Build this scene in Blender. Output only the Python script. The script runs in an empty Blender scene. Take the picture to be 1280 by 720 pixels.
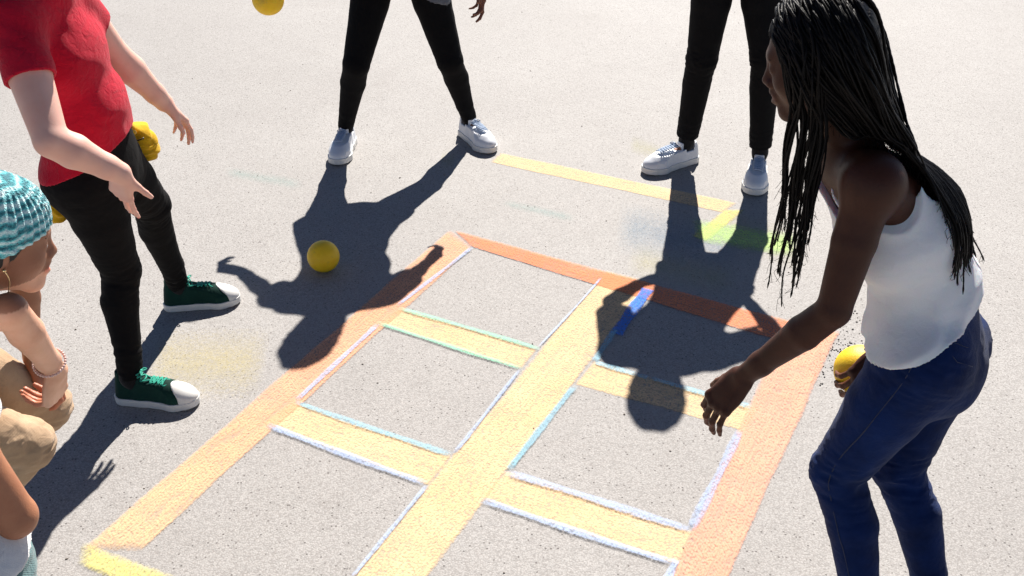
import bpy, math, random
import numpy as np
from mathutils import Vector, Matrix

random.seed(7)
SC = bpy.context.scene
COL = SC.collection
H_CAM, PITCH, FPX = 2.07, math.radians(31.3), 1297.0

# ------------------------------------------------------------------ vectors
def V(*a):
    return np.array(a, dtype=np.float64)
def nrm(v):
    v = np.asarray(v, float); return v / (np.linalg.norm(v) + 1e-12)
def mix(a, b, t):
    return np.asarray(a, float) * (1 - t) + np.asarray(b, float) * t
def at(px, py, Y):
    """a photo pixel and a forward distance give a world point"""
    u, v = (px - 640) / FPX, (360 - py) / FPX
    c, s = math.cos(PITCH), math.sin(PITCH)
    d = V(u, v * s + c, v * c - s)
    return V(0, 0, H_CAM) + d * (Y / d[1])
def gr(px, py, z=0.0):
    """a photo pixel taken down to the ground"""
    u, v = (px - 640) / FPX, (360 - py) / FPX
    c, s = math.cos(PITCH), math.sin(PITCH)
    d = V(u, v * s + c, v * c - s)
    return V(0, 0, H_CAM) + d * ((z - H_CAM) / d[2])

# ------------------------------------------------------------------ noise
def _hash(ix, iy, iz, seed):
    n = (ix * 374761393 + iy * 668265263 + iz * 2147483647 + seed * 1274126177) & 0xFFFFFFFF
    n = ((n ^ (n >> 13)) * 1274126177) & 0xFFFFFFFF
    n = n ^ (n >> 16)
    return (n & 0xFFFF) / 65535.0
def vnoise(P, scale, seed=0):
    Q = P * scale
    I = np.floor(Q).astype(np.int64); f = Q - I; f = f * f * (3 - 2 * f)
    out = 0
    for dx in (0, 1):
        wx = f[:, 0] if dx else 1 - f[:, 0]
        for dy in (0, 1):
            wy = f[:, 1] if dy else 1 - f[:, 1]
            for dz in (0, 1):
                wz = f[:, 2] if dz else 1 - f[:, 2]
                out = out + wx * wy * wz * _hash(I[:, 0] + dx, I[:, 1] + dy, I[:, 2] + dz, seed)
    return out * 2 - 1

# ------------------------------------------------------------------ signed distance primitives
class Prim:
    def __init__(self, kind, k=0.015, op="add", **a):
        self.kind, self.k, self.op, self.a = kind, k, op, a
    def inflated(s, e):
        a = dict(s.a)
        if s.kind == 'cone': a['ra'] = a['ra'] + e; a['rb'] = a['rb'] + e
        elif s.kind == 'ecap': a['Ra'] = np.array(a['Ra']) + e; a['Rb'] = np.array(a['Rb']) + e
        elif s.kind == 'ell': a['R'] = np.array(a['R']) + e
        return Prim(s.kind, s.k, s.op, **a)
    def bounds(s):
        a = s.a
        if s.kind == 'cone':
            lo = np.minimum(a['a'] - a['ra'], a['b'] - a['rb']); hi = np.maximum(a['a'] + a['ra'], a['b'] + a['rb'])
        elif s.kind == 'ecap':
            ra, rb = max(a['Ra']), max(a['Rb'])
            lo = np.minimum(a['a'] - ra, a['b'] - rb); hi = np.maximum(a['a'] + ra, a['b'] + rb)
        else:
            e = np.sqrt(((a['M'] * np.array(a['R'])[:, None]) ** 2).sum(0))
            lo = a['c'] - e; hi = a['c'] + e
        return lo, hi
    def ev(s, X, Y, Z):
        a = s.a
        if s.kind == 'cone':
            A, B = a['a'], a['b']; ab = B - A; L2 = ab.dot(ab) + 1e-12
            px, py, pz = X - A[0], Y - A[1], Z - A[2]
            t0 = (px * ab[0] + py * ab[1] + pz * ab[2]) / L2
            t = np.clip(t0, 0, 1)
            if a.get('flat'):
                tt = np.clip(t0, 0, 1.3); dx, dy, dz = px - tt * ab[0], py - tt * ab[1], pz - tt * ab[2]
                return np.maximum(np.sqrt(dx * dx + dy * dy + dz * dz) - (a['ra'] + t * (a['rb'] - a['ra'])), (t0 - 1) * math.sqrt(L2))
            dx, dy, dz = px - t * ab[0], py - t * ab[1], pz - t * ab[2]
            return np.sqrt(dx * dx + dy * dy + dz * dz) - (a['ra'] + t * (a['rb'] - a['ra']))
        if s.kind == 'ecap':
            A, B = a['a'], a['b']; ab = B - A; L = np.sqrt(ab.dot(ab)) + 1e-12; ax = ab / L
            px, py, pz = X - A[0], Y - A[1], Z - A[2]
            h = px * ax[0] + py * ax[1] + pz * ax[2]
            t = np.clip(h / L, 0, 1); over = h - t * L
            qx, qy, qz = px - h * ax[0], py - h * ax[1], pz - h * ax[2]
            sd = a['s'] - ax * a['s'].dot(ax); sd = sd / np.linalg.norm(sd); fr = np.cross(sd, ax)
            qs = qx * sd[0] + qy * sd[1] + qz * sd[2]; qf = qx * fr[0] + qy * fr[1] + qz * fr[2]
            rs = a['Ra'][0] + t * (a['Rb'][0] - a['Ra'][0]); rf = a['Ra'][1] + t * (a['Rb'][1] - a['Ra'][1])
            m = np.minimum(rs, rf)
            u = np.sqrt((qs / rs) ** 2 + (qf / rf) ** 2 + (over / m) ** 2)
            g = np.sqrt((qs / rs ** 2) ** 2 + (qf / rf ** 2) ** 2 + (over / m ** 2) ** 2) + 1e-9
            return np.where(u < .3, (u - 1) * m, u * (u - 1) / g)
        M, R, c = a['M'], a['R'], a['c']
        px, py, pz = X - c[0], Y - c[1], Z - c[2]
        l = [px * M[i][0] + py * M[i][1] + pz * M[i][2] for i in range(3)]
        u = np.sqrt(sum((l[i] / R[i]) ** 2 for i in range(3)))
        g = np.sqrt(sum((l[i] / R[i] ** 2) ** 2 for i in range(3))) + 1e-9
        return np.where(u < .3, (u - 1) * min(R), u * (u - 1) / g)

def cone(a, b, ra, rb, k=.015, op='add', flat=False):
    return Prim('cone', k, op, flat=flat, a=np.asarray(a, float), b=np.asarray(b, float), ra=ra, rb=rb)
def ball(c, r, k=.015, op='add'):
    return cone(c, np.asarray(c, float) + V(0, 0, 1e-5), r, r, k, op)
def ecap(a, b, s, Ra, Rb, k=.02):
    return Prim('ecap', k, 'add', a=np.asarray(a, float), b=np.asarray(b, float), s=np.asarray(s, float), Ra=Ra, Rb=Rb)
def ell(c, M, R, k=.015, op='add'):
    return Prim('ell', k, op, c=np.asarray(c, float), M=np.asarray(M, float), R=R)

def smin(a, b, k):
    h = np.maximum(k - np.abs(a - b), 0) / k
    return np.minimum(a, b) - h * h * k * .25

class Field:
    def __init__(s, prims): s.p = list(prims)
    def eval(s, P):
        d = np.full(len(P), 1.0)
        for q in s.p:
            v = q.ev(P[:, 0], P[:, 1], P[:, 2])
            d = smin(d, v, q.k) if q.op == 'add' else -smin(-d, v, q.k)
        return d
    def grad(s, P, e=.002):
        g = np.zeros_like(P)
        for i in range(3):
            o = np.zeros(3); o[i] = e
            g[:, i] = s.eval(P + o) - s.eval(P - o)
        return g / (np.linalg.norm(g, axis=1)[:, None] + 1e-9)
    def grid(s, h, disp=None, clip=None, pad=.012, lo=None, hi=None):
        bs = [q.bounds() for q in s.p if q.op == 'add']
        L = np.min([b[0] for b in bs], 0) - pad - .01; U = np.max([b[1] for b in bs], 0) + pad + .01
        if lo is not None: L = np.maximum(L, lo)
        if hi is not None: U = np.minimum(U, hi)
        n = np.ceil((U - L) / h).astype(int) + 1
        D = np.full(n, 1.0, np.float32)
        ax = [L[i] + h * np.arange(n[i]) for i in range(3)]
        for q in s.p:
            a, b = q.bounds(); m = pad + q.k + .004
            i0 = np.maximum(((a - m - L) / h).astype(int), 0); i1 = np.minimum(((b + m - L) / h).astype(int) + 2, n)
            if (i1 <= i0).any(): continue
            sl = tuple(slice(i0[i], i1[i]) for i in range(3))
            v = q.ev(ax[0][sl[0]][:, None, None], ax[1][sl[1]][None, :, None], ax[2][sl[2]][None, None, :]).astype(np.float32)
            D[sl] = smin(D[sl], v, q.k) if q.op == 'add' else -smin(-D[sl], v, q.k)
        if disp is not None:
            I = np.nonzero(np.abs(D) < .02)
            P = np.stack([ax[i][I[i]] for i in range(3)], 1)
            D[I] += disp(P)
        if clip is not None:
            I = np.nonzero(D < .03)
            P = np.stack([ax[i][I[i]] for i in range(3)], 1)
            D[I] = np.maximum(D[I], clip(P, D[I]))
        return D, L, h
    def mesh(s, h, **kw):
        return nets(*s.grid(h, **kw))

def nets(D, L, h):
    """surface nets: one vertex per mixed cell, one quad per crossed edge"""
    D = np.pad(D, 1, constant_values=1.0); L = L - h
    S = D < 0
    c = [S[i:S.shape[0] - 1 + i, j:S.shape[1] - 1 + j, k:S.shape[2] - 1 + k] for i in (0, 1) for j in (0, 1) for k in (0, 1)]
    anyc = c[0].copy(); allc = c[0].copy()
    for q in c[1:]: anyc |= q; allc &= q
    I = np.nonzero(anyc & ~allc)
    n = len(I[0])
    acc = np.zeros((n, 3)); cnt = np.zeros(n)
    val = {}
    for i in (0, 1):
        for j in (0, 1):
            for k in (0, 1):
                val[i, j, k] = D[I[0] + i, I[1] + j, I[2] + k].astype(np.float64)
    for axis in range(3):
        for u in (0, 1):
            for w in (0, 1):
                p = [u, w]; p.insert(axis, 0); q = [u, w]; q.insert(axis, 1)
                a, b = val[tuple(p)], val[tuple(q)]
                m = (a < 0) != (b < 0)
                t = np.where(m, a / np.where(m, a - b, 1), 0)
                pos = np.tile(np.array(p, float), (n, 1)); pos[:, axis] = t
                acc += pos * m[:, None]; cnt += m
    verts = L + h * (np.stack(I, 1) + acc / cnt[:, None])
    vid = np.full(anyc.shape, -1, np.int32); vid[I] = np.arange(n)
    quads = []
    for axis in range(3):
        sa = [slice(0, None)] * 3; sb = [slice(0, None)] * 3
        sa[axis] = slice(0, -1); sb[axis] = slice(1, None)
        A, B = S[tuple(sa)], S[tuple(sb)]
        E = np.nonzero(A != B)
        E = np.stack(E, 1)
        o = [x for x in range(3) if x != axis]
        ok = np.ones(len(E), bool)
        for x in o: ok &= (E[:, x] >= 1) & (E[:, x] < vid.shape[x])
        ok &= E[:, axis] < vid.shape[axis]
        E = E[ok]
        f = A[E[:, 0], E[:, 1], E[:, 2]]
        cs = []
        for (du, dw) in ((-1, -1), (0, -1), (0, 0), (-1, 0)):
            C = E.copy(); C[:, o[0]] += du; C[:, o[1]] += dw
            cs.append(vid[C[:, 0], C[:, 1], C[:, 2]])
        Q = np.stack(cs, 1)
        if axis == 1: f = ~f
        Q[~f] = Q[~f][:, ::-1]
        quads.append(Q)
    Q = np.concatenate(quads)
    return verts, Q[(Q >= 0).all(1)]

def relax(v, q, it=1, amt=.5):
    for _ in range(it):
        acc = np.zeros_like(v); cnt = np.zeros(len(v))
        for i in range(4):
            a, b = q[:, i], q[:, (i + 1) % 4]
            for x in range(3):
                acc[:, x] += np.bincount(a, v[b, x], len(v)) + np.bincount(b, v[a, x], len(v))
            cnt += np.bincount(a, minlength=len(v)) + np.bincount(b, minlength=len(v))
        v = v * (1 - amt) + amt * acc / np.maximum(cnt, 1)[:, None]
    return v

# ------------------------------------------------------------------ objects
def link(name, me, mat=None, parent=None, smooth=True):
    ob = bpy.data.objects.new(name, me); COL.objects.link(ob)
    if mat is not None: me.materials.append(mat)
    if parent is not None: ob.parent = parent
    if smooth: me.shade_smooth()
    return ob
def obj(name, verts, faces, mat, parent=None, smooth=True, colors=None, uvs=None):
    me = bpy.data.meshes.new(name)
    verts = np.asarray(verts, dtype=np.float32)
    if isinstance(faces, np.ndarray) and faces.ndim == 2 and len(faces):
        k = faces.shape[1]
        me.vertices.add(len(verts)); me.vertices.foreach_set('co', verts.ravel())
        me.loops.add(faces.size); me.loops.foreach_set('vertex_index', faces.astype(np.int32).ravel())
        me.polygons.add(len(faces)); me.polygons.foreach_set('loop_start', np.arange(0, faces.size, k, dtype=np.int32))
        me.update(calc_edges=True); me.validate()
    else:
        me.from_pydata([tuple(map(float, v)) for v in verts], [], [tuple(map(int, f)) for f in faces]); me.update()
    if colors is not None:
        at_ = me.color_attributes.new('tone', 'FLOAT_COLOR', 'POINT')
        at_.data.foreach_set('color', np.concatenate([colors, np.ones((len(colors), 1))], 1).astype(np.float32).ravel())
    if uvs is not None:
        uv = me.uv_layers.new(name='UVMap'); uv.data.foreach_set('uv', np.asarray(uvs, np.float32).ravel())
    return link(name, me, mat, parent, smooth)
def thing(name, label, cat, loc=(0, 0, 0), group=None):
    o = bpy.data.objects.new(name, None); COL.objects.link(o); o.location = loc
    o.empty_display_size = .1
    return tag(o, label, cat, group)
def tag(o, label=None, cat=None, group=None, kind=None):
    if label: o['label'] = label
    if cat: o['category'] = cat
    if group: o['group'] = group
    if kind: o['kind'] = kind
    return o
def under(o, root):
    """keep a mesh laid out in world coordinates in place under its thing"""
    o.parent = root; o.matrix_parent_inverse = Matrix.Translation(-Vector(root.location)); return o

def tube(points, radii, sides=6, close=True):
    P = np.asarray(points, float); n = len(P)
    if np.isscalar(radii): radii = np.full(n, radii)
    T = np.gradient(P, axis=0); T /= np.linalg.norm(T, axis=1)[:, None] + 1e-9
    ref = V(0, 0, 1) if abs(T[0][2]) < .9 else V(1, 0, 0)
    u = nrm(np.cross(T[0], ref)); vs = []; fs = []
    for i in range(n):
        u = nrm(u - T[i] * u.dot(T[i])); w = np.cross(T[i], u)
        for j in range(sides):
            a = 2 * math.pi * j / sides
            vs.append(P[i] + radii[i] * (math.cos(a) * u + math.sin(a) * w))
    for i in range(n - 1):
        for j in range(sides):
            a, b = i * sides + j, i * sides + (j + 1) % sides
            fs.append((a, b, b + sides, a + sides))
    if close:
        fs.append(tuple(range(sides - 1, -1, -1))); fs.append(tuple((n - 1) * sides + j for j in range(sides)))
    return vs, fs
def merge(parts):
    vs, fs = [], []
    for v, f in parts:
        o = len(vs); vs += [tuple(x) for x in v]; fs += [tuple(i + o for i in q) for q in f]
    return vs, fs
def spline(pts, n):
    P = np.asarray(pts, float); m = len(P)
    Q = np.concatenate([[2 * P[0] - P[1]], P, [2 * P[-1] - P[-2]]])
    out = []
    for x in np.linspace(0, m - 1 - 1e-9, n):
        i = int(x); t = x - i; a, b, c, d = Q[i:i + 4]
        out.append(.5 * ((2 * b) + (c - a) * t + (2 * a - 5 * b + 4 * c - d) * t * t + (3 * b - a - 3 * c + d) * t ** 3))
    return np.array(out)

# ------------------------------------------------------------------ materials
class MT:
    def __init__(s, name):
        s.m = bpy.data.materials.new(name); s.m.use_nodes = True; s.t = s.m.node_tree
        s.b = s.t.nodes['Principled BSDF']; s.out = s.t.nodes['Material Output']
    def n(s, ty, **kw):
        nd = s.t.nodes.new(ty)
        for k, v in kw.items(): setattr(nd, k, v)
        return nd
    def l(s, a, b): s.t.links.new(a, b)
    def coord(s, scale=(1, 1, 1), kind='Object'):
        c = s.n('ShaderNodeTexCoord'); mp = s.n('ShaderNodeMapping'); mp.inputs['Scale'].default_value = scale
        s.l(c.outputs[kind], mp.inputs['Vector']); return mp.outputs[0]
    def noise(s, scale, detail=3, rough=.5, vec=None, dist=0):
        nd = s.n('ShaderNodeTexNoise'); nd.inputs['Scale'].default_value = scale
        nd.inputs['Detail'].default_value = detail; nd.inputs['Roughness'].default_value = rough; nd.inputs['Distortion'].default_value = dist
        s.l(vec if vec is not None else s.coord(), nd.inputs['Vector']); return nd.outputs['Fac']
    def vor(s, scale, vec=None, feature='F1'):
        nd = s.n('ShaderNodeTexVoronoi'); nd.feature = feature; nd.inputs['Scale'].default_value = scale
        s.l(vec if vec is not None else s.coord(), nd.inputs['Vector']); return nd
    def ramp(s, fac, stops):
        r = s.n('ShaderNodeValToRGB'); e = r.color_ramp.elements
        while len(e) < len(stops): e.new(.5)
        for q, (p, c) in zip(e, stops):
            q.position = p; q.color = (*c, 1) if hasattr(c, '__len__') else (c, c, c, 1)
        s.l(fac, r.inputs[0]); return r.outputs[0]
    def mixc(s, fac, a, b, mode='MIX'):
        m = s.n('ShaderNodeMix', data_type='RGBA', blend_type=mode)
        for inp, v in ((m.inputs['Factor'], fac), (m.inputs[6], a), (m.inputs[7], b)):
            if hasattr(v, 'is_linked') or hasattr(v, 'links'): s.l(v, inp)
            else: inp.default_value = v if not hasattr(v, '__len__') else (*v, 1)
        return m.outputs[2]
    def math(s, op, a, b=None, clamp=False):
        m = s.n('ShaderNodeMath', operation=op, use_clamp=clamp)
        for i, v in enumerate((a, b)):
            if v is None: continue
            if isinstance(v, (int, float)): m.inputs[i].default_value = v
            else: s.l(v, m.inputs[i])
        return m.outputs[0]
    def bump(s, height, strength=.3, dist=.01, normal=None):
        b = s.n('ShaderNodeBump'); b.inputs['Strength'].default_value = strength; b.inputs['Distance'].default_value = dist
        s.l(height, b.inputs['Height'])
        if normal is not None: s.l(normal, b.inputs['Normal'])
        s.l(b.outputs[0], s.b.inputs['Normal']); return b.outputs[0]
    def base(s, c):
        if hasattr(c, '__len__'): s.b.inputs['Base Color'].default_value = (*c, 1)
        else: s.l(c, s.b.inputs['Base Color'])
    def set(s, **kw):
        for k, v in kw.items(): s.b.inputs[k.replace('_', ' ')].default_value = v
        return s

def skin(name, c1, c2, sss=.12):
    m = MT(name)
    n = m.noise(14, 4, .6)
    tone = m.n('ShaderNodeVertexColor', layer_name='tone')
    base = m.mixc(m.ramp(n, [(.3, 0), (.72, 1)]), c1, c2)
    m.base(m.mixc(1.0, base, tone.outputs[0], 'MULTIPLY'))
    m.set(Roughness=.48, Subsurface_Weight=sss, Subsurface_Scale=.008)
    m.b.inputs['Subsurface Radius'].default_value = (1, .35, .2)
    m.b.inputs['Specular IOR Level'].default_value = .4
    fine = m.noise(260, 4, .7)
    v = m.vor(420)
    m.bump(m.math('ADD', fine, m.math('MULTIPLY', v.outputs['Distance'], .5)), .22, .002)
    return m.m
def cloth(name, c1, c2, weave=900, rough=.85, bump=.35, sheen=.2, var=9):
    m = MT(name)
    big = m.noise(var, 4, .6)
    m_w = m.n('ShaderNodeTexWave', wave_type='BANDS', bands_direction='DIAGONAL'); m_w.inputs['Scale'].default_value = weave / 6; m_w.inputs['Distortion'].default_value = 1.5
    m.l(m.coord(), m_w.inputs['Vector'])
    fine = m.noise(weave, 2, .6)
    base = m.mixc(m.ramp(big, [(.3, 0), (.7, 1)]), c1, c2)
    m.base(m.mixc(m.math('MULTIPLY', fine, .35), base, (0, 0, 0)))
    m.set(Roughness=rough, Sheen_Weight=sheen, Sheen_Roughness=.4)
    m.b.inputs['Specular IOR Level'].default_value = .14
    fold = m.noise(38, 3, .55, dist=.6)
    h = m.math('ADD', m.math('MULTIPLY', fine, .12), m.math('ADD', m.math('MULTIPLY', fold, 1.0), m.math('MULTIPLY', m_w.outputs['Fac'], .06)))
    m.bump(h, bump, .008)
    return m.m
# ------------------------------------------------------------------ the human figure
UP = V(0, 0, 1)
REST = [(18, 28, 14), (22, 32, 16), (26, 36, 18), (30, 40, 20)]

NAILS = []
def hand_prims(W, d, n, thumb_sign, sc=1.0, curls=REST, spread=4.0, thumb=(38, 18, 16)):
    """W wrist, d wrist->knuckles, n out of the back of the hand, curls = (MCP, PIP, DIP) degrees for index..little"""
    d = nrm(d); n = nrm(n - d * np.dot(n, d)); s = np.cross(d, n) * thumb_sign     # s points to the thumb side
    P = []
    kn = [(.030, .094), (.010, .099), (-.011, .094), (-.030, .085)]
    rad = [.0088, .0090, .0085, .0075]
    L = [(.043, .026, .021), (.047, .030, .022), (.043, .028, .021), (.034, .021, .018)]
    W = np.asarray(W, float)
    base = [(.018, .012), (.006, .01), (-.006, .01), (-.018, .012)]
    for i in range(4):
        a = W + sc * (s * base[i][0] + d * base[i][1]); b = W + sc * (s * kn[i][0] + d * kn[i][1])
        P.append(cone(a, b, .0135 * sc, .0105 * sc, k=.014 * sc))
    P.append(ell(W + sc * (d * .050 - n * .004), [s, d, n], (.036 * sc, .045 * sc, .0145 * sc), k=.012 * sc))
    for i in range(4):
        k = W + sc * (s * kn[i][0] + d * kn[i][1]); ang = 0
        side = math.radians((1.5 - i) * spread)
        dd = nrm(d * math.cos(side) + s * math.sin(side))
        r = rad[i] * sc; p = k
        P.append(ball(k + n * .0015 * sc, r * 1.12, k=.008 * sc))
        for j in range(3):
            ang += math.radians(curls[i][j])
            v = dd * math.cos(ang) - n * math.sin(ang)
            q = p + v * L[i][j] * sc
            r2 = r * (.92 if j < 2 else .78)
            P.append(cone(p, q, r, r2, k=.003 * sc)); P.append(ball(q, r2 * 1.04, k=.002 * sc)) if j < 2 else None
            p, r = q, r2
        NAILS.append((q - v * .004 * sc + (n * math.cos(ang) + dd * math.sin(ang)) * r * .95, .0062 * sc))
    a0 = W + sc * (s * .018 + d * .018 - n * .006)
    sp = math.radians(thumb[0]); v = nrm(d * math.cos(sp) + s * math.sin(sp) - n * .35)
    a1 = a0 + v * .042 * sc
    P.append(cone(a0, a1, .0155 * sc, .0112 * sc, k=.014 * sc))
    v2 = nrm(v + d * math.sin(math.radians(thumb[1])) - n * .12); a2 = a1 + v2 * .032 * sc
    P.append(cone(a1, a2, .0102 * sc, .0092 * sc, k=.004 * sc))
    v3 = nrm(v2 + d * math.sin(math.radians(thumb[2])) - n * .10); a3 = a2 + v3 * .025 * sc
    P.append(cone(a2, a3, .0094 * sc, .0074 * sc, k=.003 * sc))
    return [p for p in P if p is not None]

def head_prims(c, f, up, sc=1.0):
    f = nrm(f); up = nrm(up - f * np.dot(up, f)); l = np.cross(up, f)
    M = np.array([f, l, up])
    def w(x, y, z): return c + sc * (f * x + l * y + up * z)
    P = [ell(w(-.012, 0, .032), M, (.098 * sc, .076 * sc, .088 * sc), k=.02),
         ell(w(.018, 0, -.015), M, (.070 * sc, .064 * sc, .080 * sc), k=.03),
         cone(w(.015, .030, -.045), w(.062, .012, -.094), .030 * sc, .016 * sc, k=.03),
         cone(w(.015, -.030, -.045), w(.062, -.012, -.094), .030 * sc, .016 * sc, k=.03),
         ball(w(.073, 0, -.098), .017 * sc, k=.02),
         ball(w(.052, .036, -.028), .026 * sc, k=.025), ball(w(.052, -.036, -.028), .026 * sc, k=.025),
         cone(w(.076, .030, .024), w(.082, .006, .022), .010 * sc, .010 * sc, k=.018),
         cone(w(.076, -.030, .024), w(.082, -.006, .022), .010 * sc, .010 * sc, k=.018),
         ball(w(.094, .032, .000), .013 * sc, k=.012, op='sub'), ball(w(.094, -.032, .000), .013 * sc, k=.012, op='sub'),
         cone(w(.084, 0, .012), w(.104, 0, -.028), .0075 * sc, .0105 * sc, k=.014),
         ball(w(.096, .011, -.033), .0085 * sc, k=.008), ball(w(.096, -.011, -.033), .0085 * sc, k=.008),
         ball(w(.078, 0, -.060), .020 * sc, k=.02),
         cone(w(.087, .019, -.057), w(.0965, .004, -.0535), .0045 * sc, .0068 * sc, k=.007),
         cone(w(.087, -.019, -.057), w(.0965, -.004, -.0535), .0045 * sc, .0068 * sc, k=.007),
         cone(w(.085, .016, -.067), w(.094, 0, -.0695), .0050 * sc, .0082 * sc, k=.006),
         cone(w(.085, -.016, -.067), w(.094, 0, -.0695), .0050 * sc, .0082 * sc, k=.006),
         cone(w(.106, .018, -.0615), w(.106, -.018, -.0615), .0085 * sc, .0085 * sc, k=.003, op='sub')]
    for sg in (1, -1):
        P.append(ell(w(.0735, sg * .031, .001), M, (.0160 * sc, .0165 * sc, .0130 * sc), k=.006))
        P.append(ell(w(.0915, sg * .0318, .0005), M, (.0085 * sc, .0125 * sc, .0042 * sc), k=.002, op='sub'))
        e = nrm(f * .25 + up); o = nrm(l * sg - f * .35)
        Me = np.array([nrm(np.cross(e, o)), e, o])
        P.append(ell(w(-.008, sg * .077, -.006), Me, (.018 * sc, .032 * sc, .007 * sc), k=.006))
        P.append(ell(w(-.003, sg * .086, -.004), Me, (.010 * sc, .019 * sc, .006 * sc), k=.004, op='sub'))
    return P, w, M

def human(J, s=1.0, female=True, hip_w=1.0, fat=1.0, arm=1.0, bust=1.0, glute=1.0):
    """groups of primitives from the joints; L and R are the person's own left and right"""
    G = {}
    hm = (J['hipL'] + J['hipR']) / 2; sm = (J['shL'] + J['shR']) / 2
    hs = nrm(J['hipL'] - J['hipR']); ss = nrm(J['shL'] - J['shR'])
    up = nrm(sm - hm); fwd = nrm(np.cross(hs, up)); fwd2 = nrm(np.cross(ss, up))      # left x up = forward
    J['fwd'] = fwd; J['fwd2'] = fwd2; J['up'] = up
    a = s * fat
    waist = J.get('waist', mix(hm, sm, .44) ); ribs = J.get('ribs', mix(hm, sm, .74))
    top = sm + up * .012 * s
    J['waist'] = waist; J['ribs'] = ribs
    T = [ecap(hm - up * .03 * s, hm + up * .06 * s, hs, (.150 * a * hip_w, .098 * a), (.148 * a * hip_w, .098 * a), k=.03),
         ecap(hm + up * .06 * s, waist, hs, (.146 * a * hip_w, .096 * a), (.118 * a, .084 * a), k=.04),
         ecap(waist, ribs, mix(hs, ss, .6), (.118 * a, .084 * a), (.138 * a, .098 * a), k=.04),
         ecap(ribs, top, ss, (.138 * a, .098 * a), (.120 * a, .066 * a), k=.04)]
    for sg, h in ((1, J['hipL']), (-1, J['hipR'])):
        T.append(ball(h - fwd * .045 * a * glute - up * .015 * s - hs * sg * .012, .084 * a * (.6 + .4 * glute), k=.04))
        if female:
            T.append(ell(ribs + fwd2 * (.072 * a - .03 * (1 - bust)) + ss * sg * .062 * a - up * .01, np.array([fwd2, ss, up]), (.050 * a * (.7 + .3 * bust), .052 * a, .056 * a), k=.035))
        else:
            T.append(ball(ribs + fwd2 * .045 * a + ss * sg * .06 * a + up * .03, .06 * a, k=.04))
    G['torso'] = T
    sh = []
    for sd in 'LR':
        S = J['sh' + sd]; sh += [cone(mix(J['neck'], sm, .35), S, .046 * a, .050 * a, k=.035),
                                 cone(mix(S, ribs, .15), mix(S, ribs, .62) - fwd2 * .03, .052 * a, .05 * a, k=.04)]
    G['shoulders'] = sh
    for sd in 'LR':
        S, E, W = J['sh' + sd], J['el' + sd], J['wr' + sd]; r = s * arm
        G['uarm' + sd] = [ball(S, .053 * r, k=.03), cone(S, mix(S, E, .45), .047 * r, .043 * r, k=.02), cone(mix(S, E, .45), E, .043 * r, .034 * r, k=.006)]
        ax = nrm(W - E)
        G['farm' + sd] = [cone(E, mix(E, W, .32), .034 * r, .0365 * r, k=.008), cone(mix(E, W, .32), mix(E, W, .8), .0365 * r, .025 * r, k=.006), cone(mix(E, W, .8), W, .025 * r, .0235 * r, k=.015)]
        hd = J.get('hand' + sd)
        if hd is None: hd = dict(d=nrm(W - E), n=nrm(ss * (1 if sd == 'L' else -1)))
        hd = dict(hd)
        # thumb side = cross(d, n) * sign
        sign = hd.pop('sign', 1 if sd == 'L' else -1)
        G['hand' + sd] = hand_prims(W, hd.pop('d'), hd.pop('n'), sign, sc=s * hd.pop('sc', 1.0), **hd)
        Hh, K, A = J['hip' + sd], J['kn' + sd], J['an' + sd]
        kn_f = nrm(np.cross(hs, nrm(Hh - K)))
        b = s * fat
        calf = mix(K, A, .30) - nrm(np.cross(hs, nrm(K - A))) * .014 * s
        G['thigh' + sd] = [cone(Hh, mix(Hh, K, .4), .086 * b, .077 * b, k=.03), cone(mix(Hh, K, .4), mix(Hh, K, .97), .077 * b, .053 * b, k=.008), ball(K + kn_f * .004, .051 * b, k=.012)]
        G['shin' + sd] = [cone(K, calf, .049 * b, .050 * b, k=.008), cone(calf, mix(K, A, .75), .050 * b, .035 * b, k=.008), cone(mix(K, A, .75), A, .035 * b, .030 * b, k=.006)]
        toe = J['toe' + sd]
        G['foot' + sd] = [cone(A + V(0, 0, -.02 * s) - toe * .02 * s, V(A[0], A[1], .045) + toe * .13 * s, .022 * s, .016 * s, k=.01)]
    c = J['head']
    HP, w, M = head_prims(c, J['head_f'], J.get('head_up', UP), s * J.get('head_s', 1.0))
    G['head'] = HP; J['hw'] = w; J['hM'] = M
    G['neck'] = [cone(w(-.022, 0, -.055), J['neck'], .050 * s, .056 * s, k=.025)]
    return G

def pick(G, *names, infl=0.0):
    out = []
    for n in names: out += [p.inflated(infl) if p.op == 'add' else p for p in G[n]]
    return out
ALL = ['torso', 'shoulders', 'neck', 'head', 'uarmL', 'uarmR', 'farmL', 'farmR', 'handL', 'handR', 'thighL', 'thighR', 'shinL', 'shinR', 'footL', 'footR']
BODY_FIELDS = {}

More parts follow.
